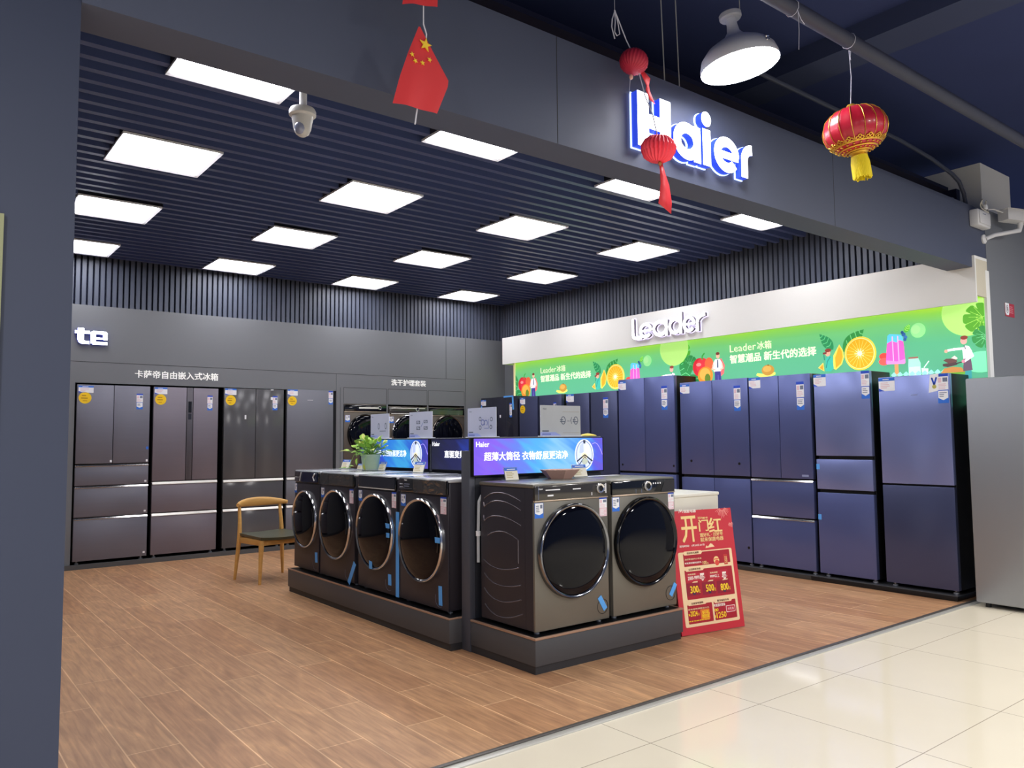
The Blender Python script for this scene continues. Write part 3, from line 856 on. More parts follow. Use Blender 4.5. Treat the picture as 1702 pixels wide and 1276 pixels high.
# ------------------------------------------------------------------ stickers
M_BLUE = mat('label_blue', '#2f6fd6', .5); M_DBLUE = mat('label_royal_blue', '#2a50c8', .5)
M_PAPER = mat('label_paper', '#eceef4', .5); M_PINK = mat('label_pink', '#e3c3cf', .5); M_PRINT = mat('label_print', '#6f7890', .6)
M_RED = mat('label_red', '#c8433f', .5); M_YEL = mat('sticker_yellow', '#f2c715', .45); M_YTXT = mat('sticker_ochre', '#a8730c', .5)
M_TAPE = mat('blue_tape', '#5aa6f2', .55)
def bars(b, fr, u0, u1, v0, v1, k, n, m, seed):
    rnd = random.Random(seed)
    for i in range(k):
        vv = v1-(i+.5)*(v1-v0)/k
        h = (v1-v0)/k*.45
        b.rect(fr, u0, u0+(u1-u0)*rnd.uniform(.55, 1), vv-h/2, vv+h/2, n, n+.0004, m)
def energy_label(fr, u, v, parent, w=.05, h=.18, tail=True, seed=1):
    """long white rating label: blue head, white body, small white tag with a pointed blue foot; (u,v) top centre"""
    b = MB(); x0, x1 = u-w/2, u+w/2
    b.rect(fr, x0, x1, v-h*.10, v, 0, .0008, M_DBLUE)
    b.rect(fr, x0, x1, v-h*.55, v-h*.10, 0, .0008, M_PAPER)
    b.rect(fr, x0+w*.08, x0+w*.38, v-h*.30, v-h*.14, .0008, .0012, M_PINK); b.rect(fr, x0+w*.5, x1-w*.06, v-h*.28, v-h*.14, .0008, .0012, M_PRINT)
    bars(b, fr, x0+w*.1, x1-w*.1, v-h*.53, v-h*.33, 4, .0008, M_PINK, seed)
    if tail:
        b.rect(fr, x0, x1, v-h*.57, v-h*.55, 0, .0008, M_DBLUE)
        b.rect(fr, x0, x1, v-h, v-h*.57, 0, .0006, M_BLUE)
        b.prism(fr, [(x0+w*.04, v-h*.58), (x1-w*.04, v-h*.58), (x1-w*.04, v-h*.82), (u, v-h*.90), (x0+w*.04, v-h*.82)], .0006, .001, M_PAPER)
        bars(b, fr, x0+w*.15, x1-w*.15, v-h*.80, v-h*.62, 3, .001, M_PRINT, seed+3)
    else:
        b.rect(fr, x0, x1, v-h, v-h*.55, 0, .0008, M_PINK); bars(b, fr, x0+w*.1, x1-w*.1, v-h*.95, v-h*.6, 5, .0008, M_PAPER, seed+1)
    return b.build('energy_label', parent)
def warranty_tag(fr, u, v, parent, w=.066, h=.09):
    b = MB(); x0, x1 = u-w/2, u+w/2
    b.rect(fr, x0, x1, v-h, v, 0, .0006, M_BLUE)
    b.prism(fr, [(x0+w*.05, v-h*.02), (x1-w*.05, v-h*.02), (x1-w*.05, v-h*.68), (u, v-h*.80), (x0+w*.05, v-h*.68)], .0006, .001, M_PAPER)
    bars(b, fr, x0+w*.15, x0+w*.55, v-h*.62, v-h*.14, 4, .001, M_PRINT, 5); b.rect(fr, x0+w*.62, x1-w*.12, v-h*.36, v-h*.12, .001, .0014, M_PRINT)
    return b.build('warranty_tag', parent)
def price_card(fr, u, v, parent, w=.105, h=.075, seed=2):
    """price card stuck to a fridge door; (u,v) top left"""
    b = MB()
    b.rect(fr, u, u+w, v-h, v, 0, .0008, M_PAPER, .006)
    b.rect(fr, u, u+w, v-h*.24, v, .0008, .0012, M_BLUE); bars(b, fr, u+w*.25, u+w*.85, v-h*.2, v-h*.05, 1, .0012, M_PAPER, 3)
    bars(b, fr, u+w*.12, u+w*.7, v-h*.82, v-h*.32, 4, .0008, M_PINK, seed)
    b.prism(fr, [(u, v-h), (u+w*.35, v-h), (u, v-h*.78)], .0008, .0012, M_DBLUE)
    return b.build('price_card', parent)
def round_sticker(fr, u, v, parent, r=.048, seed=4):
    b = MB(); b.disc(fr, u, v, r, 0, .0008, M_YEL, 28)
    bars(b, fr, u-r*.5, u+r*.5, v+r*.25, v+r*.55, 1, .0008, M_YTXT, seed); bars(b, fr, u-r*.62, u+r*.62, v-r*.25, v+r*.15, 1, .0008, M_YTXT, seed+1); bars(b, fr, u-r*.35, u+r*.4, v-r*.62, v-r*.42, 1, .0008, M_YTXT, seed+2)
    return b.build('round_sticker', parent)
def tape(fr, u, v, w, h, ang, parent, n=.001):
    """a strip of blue transport tape centred at (u,v)"""
    ca, sa = math.cos(math.radians(ang)), math.sin(math.radians(ang))
    pts = [(u+x*ca-y*sa, v+x*sa+y*ca) for x, y in ((-w/2, -h/2), (w/2, -h/2), (w/2, h/2), (-w/2, h/2))]
    b = MB(); b.prism(fr, pts, n, n+.0014, M_TAPE)
    return b.build('tape', parent)

# ------------------------------------------------------------------ refrigerators
M_BODY = mat('fridge_body_black', '#141519', .45)
M_GAP = mat('door_gap_black', '#050507', .6)
M_FOOT = mat('clear_foot', '#b9bcc4', .25, .5)
F_TAUPE = mat('taupe_steel_front', '#737380', .40, .4, noise=.05, nscale=(2, 2, 60))
F_TAUPE2 = mat('mauve_steel_front', '#77717c', .40, .4, noise=.05, nscale=(2, 2, 60))
F_GLASS = mat('smoky_glass_front', '#56565a', .16, .1, spec=.4)
F_GREY = mat('plain_grey_front', '#70717b', .40, .4)
F_NAVY = mat('blue_grey_glass_front', '#616ba0', .28, .5)
F_NAVYL = mat('blue_grey_glass_front_lit', '#8490c8', .26, .5)  # lit copy of the blue glass: reflected ceiling light put into the colour
F_SLATE = mat('slate_steel_front', '#4c5274', .28, .5)
F_DARK = mat('dark_glass_front', '#2c2d3c', .14, .3, coat=.3)
F_STEEL = mat('stainless_grey', '#8f9298', .42, .6, noise=.03, nscale=(60, 2, 2))
def fridge(name, label, loc, rot, Wd, H, D, cells, front, group=None, z0=.03, body=None, feet=True):
    """cells: (x0,x1,z0,z1,kind) in metres from the left/bottom of the front; local front is -Y at y=0"""
    t = thing(name, label, 'refrigerator', loc, rot, group)
    b = MB(); b.box(-Wd/2+.004, Wd/2-.004, .055, D, z0, H-.004, body or M_BODY, .006)
    b.box(-Wd/2+.012, Wd/2-.012, .03, .06, z0+.01, H-.012, M_GAP)
    b.build('cabinet', t, world=False)
    for (x0, x1, a, c, kind, fm) in cells:
        b = MB(); b.box(x0-Wd/2+.0025, x1-Wd/2-.0025, 0, .05, a+.003, c-.003, fm or front, .004)
        nm = {'D': 'door', 'd': 'door', 'R': 'drawer', 'r': 'drawer', 's': 'drawer', 'P': 'door_panel'}[kind]
        o = b.build(nm, t, world=False)
        if kind in 'Rs':
            b = MB(); hh = .026 if kind == 'R' else .016
            mm = M_SILVER if kind == 'R' else M_CHROME
            hf = Fr((x0-Wd/2+.004, 0, 0), (0, 1, 0), (0, 0, 1)); b.prism(hf, [(.012, c-.001), (-.002, c-.001), (-.018 if kind == 'R' else -.010, c-hh), (-.014 if kind == 'R' else -.007, c-hh-.004), (.012, c-hh-.004)], 0, x1-x0-.008, mm)
            b.build('handle', o, world=False)
    if feet:
        for x in (-Wd/2+.05, Wd/2-.05):
            b = MB(); b.lathe([(0, 0), (.022, 0), (.022, .012), (.012, .018), (.012, z0+.01), (0, z0+.01)], M_FOOT, 16, Matrix.Translation((x, .06, 0)))
            b.build('foot', t, world=False)
    return t
def ffr(t):
    m = WM[t]
    return Fr(m @ Vector((0, 0, 0)), m.to_3x3() @ Vector((1, 0, 0)), (0, 0, 1))
def child(t, nm, k=0):
    return [c for c in t.children if c.name.split('.')[0] == nm][k]

# built-in row in the back wall niche (front faces -Y)
G1 = 'built-in fridges in the back wall'
Zp = .046
t = fridge('refrigerator', 'built-in taupe fridge with two doors over three drawers, leftmost beside the column', (1.862, YB-.012, Zp), 0, .735, 1.924, .62,
           [(0, .364, 1.063, 1.922, 'D', None), (.364, .735, 1.063, 1.922, 'D', None), (0, .735, .830, 1.055, 's', None), (0, .735, .495, .825, 's', None), (0, .735, .033, .490, 's', None)], F_TAUPE, G1)
f = ffr(t); d1, d2 = child(t, 'door', 0), child(t, 'door', 1)
price_card(f, -.352, 1.905, d1, .145, .075); round_sticker(f, -.288, 1.775, d1, .062); energy_label(f, .258, 1.835, d2, .066, .175)
b = MB()
for (u, v) in ((-.02, 1.09), (.345, 1.09)): b.rect(f, u-.010, u+.010, v-.012, v+.012, 0, .001, M_PAPER)
b.rect(f, .335, .36, 1.215, 1.245, 0, .001, M_BLUE); b.build('small_sticker', d2)
for k, v in enumerate((.86, .53, .075)):
    b = MB(); b.rect(f, .325, .347, v-.008, v+.012, 0, .001, M_PAPER); b.build('small_sticker', child(t, 'drawer', k))
t = fridge('refrigerator', 'built-in mauve fridge with a dark vertical display strip between its doors', (2.625, YB-.012, Zp), 0, .722, 1.924, .62,
           [(0, .362, .852, 1.922, 'D', None), (.362, .433, .852, 1.922, 'P', mat('display_strip', '#55525a', .3, .3)), (.433, .722, .852, 1.922, 'D', None), (0, .722, .500, .846, 'R', None), (0, .722, .033, .494, 'R', None)], F_TAUPE2, G1)
f = ffr(t); d1, d2, dp = child(t, 'door', 0), child(t, 'door', 1), child(t, 'door_panel', 0)
price_card(f, -.350, 1.912, d1, .135, .075, 6); round_sticker(f, -.285, 1.775, d1, .060, 9); energy_label(f, .262, 1.835, d2, .06, .175, seed=4)
b = MB(); b.rect(f, .018, .056, 1.63, 1.76, 0, .001, mat('display_black', '#15161c', .15)); b.rect(f, .018, .056, 1.55, 1.62, 0, .001, mat('display_dim', '#2b2c36', .2)); b.build('display', dp)
t = fridge('refrigerator', 'built-in smoky glass fridge reflecting the room, two doors over two drawers', (3.420, YB-.012, Zp), 0, .740, 1.935, .62,
           [(0, .386, .845, 1.933, 'D', None), (.386, .740, .845, 1.933, 'D', None), (0, .740, .500, .839, 'R', None), (0, .740, .033, .494, 'R', None)], F_GLASS, G1)
f = ffr(t); d1, d2 = child(t, 'door', 0), child(t, 'door', 1)
price_card(f, -.358, 1.925, d1, .135, .075, 8); round_sticker(f, -.290, 1.785, d1, .060, 12); energy_label(f, .255, 1.85, d2, .06, .175, seed=7)
b = MB(); b.rect(f, .20, .235, 1.92, 1.93, 0, .001, M_PAPER); b.rect(f, .20, .23, 1.80, 1.835, 0, .001, M_PAPER); b.rect(f, -.12, -.10, 1.56, 1.61, 0, .001, M_PAPER); b.build('small_sticker', d2)
t = fridge('refrigerator', 'built-in plain grey fridge with one wide door over two drawers, rightmost of the built-in row', (4.143, YB-.012, Zp), 0, .630, 1.945, .62,
           [(0, .630, .845, 1.943, 'D', None), (0, .630, .500, .839, 'R', None), (0, .630, .033, .494, 'R', None)], F_GREY, G1)
f = ffr(t); d1 = child(t, 'door', 0)
price_card(f, -.305, 1.938, d1, .13, .075, 10); round_sticker(f, -.245, 1.795, d1, .058, 14); energy_label(f, .275, 1.935, d1, .06, .175, seed=9)
b = MB(); b.rect(f, -.045, .03, 1.805, 1.815, 0, .001, mat('badge_pale', '#b9b5ba', .3, .5)); b.build('badge', d1)

# platform along the right wall
b = MB(); b.box(6.752, 7.27, 2.862, 4.15, 0, .042, M_BLACK, .003); b.box(6.752, 7.27, 4.15, 9.46, 0, .042, mat('plinth_bronze', '#3b3836', .45), .003)
b.box(6.75, 7.27, 2.86, 9.46, .040, .0435, mat('plinth_top', '#5b5d63', .35, .4))
tag(b.build('display_plinth'), 'long low dark plinth under the fridges on the right wall', 'plinth')

# free-standing row on the right wall (front faces -X)
RX, XF, ZR = -PI/2, 6.79, .044
G2 = 'fridges along the right wall'
def rf(label, ya, yb, H, cells, front, D=.385, **k):
    return fridge('refrigerator', label, (XF, (ya+yb)/2, ZR), RX, abs(ya-yb), H-ZR, D, cells, front, G2, **k)
w = .885
t = rf('very dark glossy fridge in the far right corner with blue tape across its top', 9.445, 8.575, 1.945, [(0, .60, .03, 1.9, 'd', None), (.60, .87, .03, 1.9, 'd', None)], F_DARK)
f = ffr(t); d = child(t, 'door', 0); price_card(f, -.435, 1.87, d, .125, .085, 3); energy_label(f, .28, 1.80, d, .055, .2, seed=12)
tape(f, .23, 1.895, .22, .022, 0, d, .003); tape(f, .335, 1.80, .035, .19, 4, d, .003); tape(f, -.42, 1.72, .03, .12, 0, d, .003)
b = MB(); b.rect(f, .02, .05, 1.60, 1.64, 0, .001, M_PAPER); b.build('small_sticker', d)
t = rf('dark slate two-door fridge with a yellow round sticker, second from the far right corner', 8.538, 7.655, 1.922, [(0, .392, .03, 1.876, 'd', None), (.43, .883, .03, 1.876, 'd', None)], F_SLATE)
f = ffr(t); d1, d2 = child(t, 'door', 0), child(t, 'door', 1); price_card(f, -.42, 1.86, d1, .11, .09, 5); round_sticker(f, -.365, 1.70, d1, .056, 16); energy_label(f, .31, 1.77, d2, .055, .18, seed=13)
t = rf('slate side-by-side fridge with a price card at its top left, behind the front light box', 7.562, 6.650, 1.912, [(0, .425, .03, 1.866, 'd', None), (.452, .912, .03, 1.866, 'd', None)], F_SLATE)
f = ffr(t); d1, d2 = child(t, 'door', 0), child(t, 'door', 1); price_card(f, -.455, 1.86, d1, .145, .10, 7); energy_label(f, .26, 1.79, d2, .085, .25, seed=14)
t = rf('tallest blue-grey two-door fridge in the right wall row', 6.628, 5.765, 2.035, [(0, .416, .905, 1.99, 'd', None), (.416, .863, .905, 1.99, 'd', None), (0, .863, .03, .885, 'd', None)], F_NAVY)
f = ffr(t); d1, d2 = child(t, 'door', 0), child(t, 'door', 1); price_card(f, -.43, 1.965, d1, .125, .10, 9); energy_label(f, .285, 1.875, d2, .085, .27, seed=15)
for u, dd in ((-.38, d1), (.40, d2)):
    b = MB(); b.disc(f, u, .98, .013, 0, .002, M_BLACK, 14); b.build('button', dd)
t = rf('blue-grey four-door cross fridge with a dark horizontal band at mid height', 5.689, 4.808, 1.943, [(0, .436, .892, 1.897, 'd', None), (.436, .881, .892, 1.897, 'd', None), (0, .436, .03, .868, 'd', None), (.436, .881, .03, .868, 'd', None)], F_NAVY)
f = ffr(t); d1, d2 = child(t, 'door', 0), child(t, 'door', 1); price_card(f, -.435, 1.872, d1, .13, .10, 11); energy_label(f, .312, 1.82, d2, .08, .26, seed=16)
for u, v, dd in ((-.30, 1.04, d1), (.315, 1.02, d2), (.40, .18, child(t, 'door', 3))):
    b = MB(); b.disc(f, u, v, .014, 0, .002, M_BLACK, 14); b.build('button', dd)
t = rf('blue-grey fridge with two upper doors and two chrome-edged drawers', 4.796, 4.112, 1.938, [(0, .341, .886, 1.892, 'd', None), (.341, .684, .886, 1.892, 'd', None), (0, .684, .516, .876, 's', None), (0, .684, .03, .508, 's', None)], F_NAVY)
f = ffr(t); d1, d2 = child(t, 'door', 0), child(t, 'door', 1); price_card(f, -.338, 1.885, d1, .135, .105, 13); energy_label(f, .235, 1.815, d2, .08, .27, seed=17)
b = MB(); b.rect(f, .225, .295, .91, .93, 0, .001, mat('badge_blue', '#8d95bd', .3)); b.build('badge', d2)
t = rf('pale blue-grey fridge in three stacked sections with dark handle gaps', 4.078, 3.535, 1.920, [(0, .543, 1.108, 1.874, 'd', F_NAVYL), (0, .543, .800, 1.082, 'd', F_NAVYL), (0, .543, .03, .775, 'd', F_NAVY)], F_NAVYL)  # upper sections paler than the lower: ceiling reflection painted in
f = ffr(t); d1 = child(t, 'door', 0); price_card(f, -.270, 1.868, d1, .125, .11, 15); energy_label(f, .232, 1.872, d1, .075, .25, seed=18)
for k, v in ((1, .985), (2, .52)):
    b = MB(); b.rect(f, -.270, -.238, v, v+.05, 0, .001, M_TAPE); b.build('small_sticker', child(t, 'door', k))
t = rf('violet-blue two-door fridge nearest the aisle with a white medal card on its door', 3.458, 2.862, 1.850, [(0, .596, .878, 1.804, 'd', F_NAVYL), (0, .596, .03, .868, 'd', F_SLATE)], F_NAVYL)  # lit upper door over a darker lower one: light gradient put into colour
f = ffr(t); d1 = child(t, 'door', 0); price_card(f, -.292, 1.795, d1, .14, .115, 17); energy_label(f, .245, 1.80, d1, .085, .245, seed=19)
b = MB(); b.prism(f, [(.13, 1.645), (.205, 1.66), (.215, 1.805), (.145, 1.795)], 0, .001, M_PAPER)
b.stroke(f, [(.160, 1.765), (.177, 1.71)], .014, .001, .0015, M_DBLUE); b.stroke(f, [(.195, 1.767), (.177, 1.71)], .014, .001, .0015, M_DBLUE); b.disc(f, .177, 1.695, .017, .001, .0018, mat('medal_gold', '#b7b05e', .4), 16); b.build('medal_card', d1)
b = MB(); b.rect(f, -.02, .035, 1.63, 1.638, 0, .001, mat('badge_blue', '#8d95bd', .3)); b.build('badge', d1)

# big stainless fridge at the right edge, seen from its side
t = thing('refrigerator', 'tall plain stainless grey fridge at the right edge of the picture on the cream tiles', 'refrigerator', (7.0, 2.25, 0))
b = MB(); b.box(6.685, 7.30, 1.82, 2.70, .035, 1.782, F_STEEL, .012); b.build('cabinet', t)
b = MB(); b.box(6.69, 7.295, 1.76, 1.815, .04, 1.778, F_STEEL, .01); b.build('door', t)
for (x, y) in ((6.74, 2.63), (6.74, 1.88), (7.24, 1.88)):
    b = MB(); b.lathe([(0, 0), (.02, 0), (.02, .04), (0, .04)], M_BLACK, 14, Matrix.Translation((x, y, 0))); b.build('foot', t)

# ------------------------------------------------------------------ washing machines
M_WDARK = mat('machine_dark_brown_grey', '#35323a', .42, .2)
M_WGREY = mat('machine_olive_grey', '#77746c', .34, .4)
M_WNAVY = mat('machine_ink_blue', '#2b2a33', .36, .35)
M_WBRONZE = mat('machine_bronze_grey', '#5e5751', .36, .45)
M_PANEL = mat('panel_gloss_black', '#0b0c10', .08, coat=.6)
M_PANELG = mat('panel_gloss_grey', '#3e3b38', .16, .3, coat=.5)
M_DGLASS = mat('door_glass_black', '#05060f', .05, spec=.30)
M_CHAMP = mat('champagne_strip', '#c9b6a2', .3, .7)
M_DARKRING = mat('door_ring_black', '#101114', .14, .4, coat=.5)
def film_mat():
    m, nt, b = nodes_mat('clear_film')
    N, L = nt.nodes.new, nt.links.new
    out = nt.nodes['Material Output']
    tr = N('ShaderNodeBsdfTransparent'); gl = N('ShaderNodeBsdfGlossy'); gl.inputs['Roughness'].default_value = .12
    mx = N('ShaderNodeMixShader'); mx.inputs[0].default_value = .16
    tc = N('ShaderNodeTexCoord'); nz = N('ShaderNodeTexNoise'); nz.inputs['Scale'].default_value = 9; nz.inputs['Detail'].default_value = 3; nz.inputs['Distortion'].default_value = 1.5
    L(tc.outputs['Object'], nz.inputs['Vector'])
    bp = N('ShaderNodeBump'); bp.inputs['Strength'].default_value = .8; bp.inputs['Distance'].default_value = .03; L(nz.outputs['Fac'], bp.inputs['Height']); L(bp.outputs[0], gl.inputs['Normal'])
    L(tr.outputs[0], mx.inputs[1]); L(gl.outputs[0], mx.inputs[2]); L(mx.outputs[0], out.inputs['Surface'])
    return m
M_FILM = film_mat()
M_TOPFILM = mat('film_wrapped_top', '#d3d7df', .14, .0, coat=.5, bump=.3, nscale=(10, 5, 5))  # pale base colour carries the whitish reflection of the film
def washer(name, label, loc, rot, Wd, H, D, body, cz, rad, ring, group, panel='black', top=None, door_c=0.0, strip=M_CHAMP, ph=.095, cat='washing machine', feet=True, tint=None, face=None):
    """local front is -Y at y=0, base at z=0"""
    t = thing(name, label, cat, loc, rot, group)
    z0 = .018
    b = MB(); b.box(-Wd/2, Wd/2, .006, D, z0, H-.022, body, .010); b.build('body', t, world=False)
    b = MB(); b.box(-Wd/2, Wd/2, 0, .02, z0, H-ph-.008, face or body, .006); b.build('front_panel', t, world=False)
    b = MB(); b.box(-Wd/2-.003, Wd/2+.003, .004, D+.01, H-.024, H, top or body, .007); b.build('top', t, world=False)
    pm = M_PANEL if panel == 'black' else (M_PANELG if panel == 'grey' else body)
    b = MB(); b.box(-Wd/2+.002, Wd/2-.002, -.006, .03, H-ph, H-.010, pm, .006); cp = b.build('control_panel', t, world=False)
    if strip:
        b = MB(); b.box(-Wd/2+.002, Wd/2-.002, -.007, .02, H-ph-.008, H-ph, strip, .002); b.build('trim_strip', t, world=False)
    Y = Matrix.Translation((door_c, 0, cz)) @ Matrix.Rotation(PI/2, 4, 'X')     # lathe axis -> -Y
    ri = rad*.925
    b = MB(); b.lathe([(rad, -.004), (rad, .022), (rad*.988, .031), (rad*.968, .035), (rad*.948, .034), (ri, .028), (ri, -.004)], ring, 64, Y); dr = b.build('door', t, world=False)
    b = MB(); prof = [(ri, .022)] + [(ri*math.cos(a), .024+.026*math.sin(a)) for a in [i*PI/2/10 for i in range(1, 10)]] + [(0, .050)]
    b.lathe(prof, tint or M_DGLASS, 64, Y); b.build('door_glass', dr, world=False)
    b = MB(); fy = Fr((door_c, -.034, cz), (1, 0, 0), (0, 0, 1)); b.arc(fy, 0, 0, rad*.865, rad*.06, -14, 28, -.008, .0025, M_DARKRING, 14); b.build('door_handle', dr, world=False)
    if feet:
        for x in (-Wd/2+.05, Wd/2-.05):
            b = MB(); b.lathe([(0, 0), (.018, 0), (.018, .010), (.010, .014), (.010, .03), (0, .03)], M_FOOT, 14, Matrix.Translation((x, .05, 0))); b.build('foot', t, world=False)
    return t
def knob(t, u, z, r, y=-.006):
    cp = child(t, 'control_panel'); b = MB()
    mx = Matrix.Translation((u, y, z)) @ Matrix.Rotation(PI/2, 4, 'X')
    b.lathe([(r, 0), (r, .010), (r*.92, .018), (r*.6, .016), (r*.55, .012), (0, .012)], M_SILVER, 32, mx, [M_CHROME, M_SILVER, M_CHROME, M_BLACK, M_BLACK]); return b.build('knob', cp, world=False)
def wfr(t, n=0):
    m = WM[t]; return Fr(m @ Vector((0, -n, 0)), m.to_3x3() @ Vector((1, 0, 0)), (0, 0, 1))

M_RIB = mat('embossed_rib_highlight', '#6f6a72', .25, .5)  # lighter than the body around it: rib highlights put into the colour
G3 = 'washing machines on the front platform'
ZF = .204
# front pair, facing the aisle
t = washer('washing_machine', 'olive-grey washer with embossed side panel at the near corner of the front platform', (3.225, 3.55, ZF), 0, .598, .866, .535, M_WDARK, .463, .282, mat('door_ring_dark_chrome', '#8f9299', .14, 1.0), G3, 'grey', face=M_WGREY, top=M_WGREY)
f = wfr(t, .0065); cp = child(t, 'control_panel'); fp = child(t, 'front_panel')
knob(t, .222, .822, .030)
b = MB()
b.text(f, 'Haier', -.268, .833, 0, M_PAPER, h=.010, bold=.01); bars(b, f, -.215, -.10, .822, .836, 1, 0, M_PAPER, 2); bars(b, f, .0, .10, .820, .834, 1, 0, M_PAPER, 3)
b.rect(f, -.20, -.155, .792, .801, 0, .0006, M_PAPER); b.rect(f, .155, .16, .782, .80, 0, .0006, M_PAPER)
for k in range(5): b.rect(f, .262, .272, .803+.009*k, .807+.009*k, 0, .0006, M_PAPER)
b.build('panel_print', cp)
b = MB(); b.rect(f, -.272, -.268, .775, .85, 0, .0008, M_CHROME); b.rect(f, .274, .282, .79, .85, 0, .0008, M_PAPER); b.build('panel_edge', cp)
f0 = wfr(t, 0)
warranty_tag(f0, -.262, .757, fp, .066, .088); energy_label(f0, .258, .765, fp, .064, .118, False, 21)
b = MB(); b.arc(f0, .240, .098, .044, .003, 0, 360, 0, .0015, M_BLACK, 30); b.build('filter_cover', fp)
tape(f0, .238, .118, .095, .034, -58, fp)
b = MB()        # embossed ribs on the near side (faces -X)
sf = Fr((2.926-.0, 0, 0), (0, -1, 0), (0, 0, 1))
def rib(pts, r=.0045):
    # smooth curve through three side-panel points (y,z)
    (a, b_, c) = [Vector((p[0], p[1])) for p in pts]
    q = []
    for k in range(15):
        s_ = k/14; m_ = b_*2-(a+c)*.5
        p = a*(1-s_)**2+m_*2*s_*(1-s_)+c*s_**2; q.append((2.9265, p.x, p.y))
    return q
for pts in ([(4.042, .965), (3.88, 1.008), (3.671, .965)], [(4.043, .912), (3.883, .958), (3.672, .912)], [(4.044, .825), (3.893, .865), (3.668, .822)], [(4.006, .738), (3.858, .773), (3.70, .735)],
            [(4.05, .585), (3.897, .545), (3.694, .575)], [(4.043, .501), (3.899, .447), (3.676, .475)], [(4.048, .412), (3.9, .352), (3.675, .391)], [(4.04, .314), (3.883, .258), (3.665, .31)]):
    b.tube(rib(pts), .0045, M_RIB, 6)
b.tube([(2.9265, 3.702, .735), (2.9265, 3.702, .60)], .0045, M_RIB, 6); b.tube([(2.9265, 4.043, .912), (2.9265, 4.05, .94)], .0045, M_RIB, 6); b.tube([(2.9265, 4.044, .825), (2.9265, 4.05, .86)], .0045, M_RIB, 6)
b.tube([(2.9265, 3.636, .23), (2.9265, 3.636, 1.04)], .002, M_WDARK, 5); b.tube([(2.9265, 3.64, 1.045), (2.9265, 4.08, 1.045)], .002, M_WDARK, 5)
b.build('side_ribs', child(t, 'body'))
b = MB(); b.tube([(2.945, 4.095, .98), (2.93, 4.105, .94), (2.925, 4.108, .75), (2.925, 4.108, .56)], .010, mat('hose_pale', '#b9bfc6', .5), 10); b.tube([(2.925, 4.108, .755), (2.925, 4.108, .725)], .015, M_PAPER, 10); b.build('drain_hose', t)

t = washer('washing_machine', 'olive-grey washer with round silver dial beside the red promotion board', (3.858, 3.55, ZF), 0, .598, .866, .535, M_WGREY, .463, .288, M_DARKRING, G3, 'black')
f = wfr(t, .0065); cp = child(t, 'control_panel'); fp = child(t, 'front_panel')
knob(t, .022, .817, .032)
b = MB(); bars(b, f, -.272, -.20, .845, .852, 1, 0, M_PAPER, 6)
for k in range(4): b.disc(f, .085+.022*k, .832, .006, 0, .0006, M_PAPER, 12)
for u in (-.085, -.03): b.rect(f, u, u+.004, .775, .80, 0, .0006, M_PRINT)
b.rect(f, .18, .285, .800, .808, 0, .0006, M_BLUE); b.rect(f, .20, .275, .83, .845, 0, .0006, M_PAPER); b.build('panel_print', cp)
b = MB(); b.prism(f, [(.155, .772), (.292, .772), (.292, .85), (.20, .85)], 0, .0012, M_PANELG); b.build('detergent_drawer', cp)
f0 = wfr(t, 0)
warranty_tag(f0, -.262, .757, fp, .064, .088); energy_label(f0, .262, .765, fp, .056, .115, False, 23)
b = MB(); b.arc(f0, .238, .100, .046, .003, 0, 360, 0, .0015, M_BLACK, 30); b.build('filter_cover', fp)
tape(f0, .262, .120, .090, .034, 55, fp)

# row of four facing the fridges on the left (front faces -X)
G4 = 'washing machines on the long platform'
XW, ZW = 2.845, .204
def rowm(label, ya, yb, **k):
    return washer('washing_machine', label, (XW, (ya+yb)/2, ZW), -PI/2, abs(ya-yb), .872, .535, M_WDARK, .452, min(.284, abs(ya-yb)/2*.96), M_CHROME, G4, top=M_TOPFILM, strip=None, ph=.105, **k)
# nearest
t = rowm('dark washer nearest the aisle in the row of four, blue tape across its door edge', 4.965, 4.335)
f = wfr(t, .0065); cp = child(t, 'control_panel'); fp = child(t, 'front_panel'); f0 = wfr(t, 0)
b = MB(); b.text(f, 'Haier', -.235, .845, 0, M_PAPER, h=.012, bold=.02); bars(b, f, -.235, -.13, .80, .83, 2, 0, M_PRINT, 7); b.rect(f, -.24, -.13, .792, .7935, 0, .0006, M_PRINT); b.build('panel_print', cp)
b = MB(); b.rect(f, -.105, .305, .772, .858, .001, .006, M_PANELG, .012); b.build('detergent_drawer', cp)
b = MB(); b.rect(f, -.10, .315, .768, .862, .008, .0085, M_FILM); b.build('protective_film', cp)
warranty_tag(f0, -.258, .748, fp, .064, .082); energy_label(f0, .262, .755, fp, .070, .112, False, 25)
tape(f0, .205, .475, .145, .036, 0, fp, .037); tape(f0, .225, .110, .042, .125, 2, fp)
b = MB(); b.arc(f0, .215, .09, .055, .002, 160, 300, 0, .0012, M_PRINT, 20); b.build('filter_cover', fp)
# second
t = rowm('dark washer with small blue tapes on its door and a long blue strip beside it', 5.600, 5.010)
f = wfr(t, .0065); cp = child(t, 'control_panel'); fp = child(t, 'front_panel'); f0 = wfr(t, 0)
b = MB(); b.rect(f, -.28, .28, .769, .776, 0, .002, M_SILVER); b.build('panel_edge', cp)
b = MB(); b.rect(f, -.275, .285, .780, .858, 0, .0016, mat('panel_matt_navy', '#272c39', .35)); b.build('detergent_drawer', cp)
warranty_tag(f0, -.262, .748, fp, .058, .082); energy_label(f0, .262, .755, fp, .062, .112, False, 27)
tape(f0, .215, .515, .095, .034, 0, fp, .037); tape(f0, .215, .448, .095, .034, 0, fp, .037); tape(f0, -.02, .222, .046, .085, 2, fp, .037); tape(f0, .205, .124, .046, .078, 2, fp)
tape(f0, .318, .318, .046, .60, 0, fp, .002)
b = MB(); b.arc(f0, .195, .10, .055, .002, 160, 300, 0, .0012, M_PRINT, 20); b.build('filter_cover', fp)
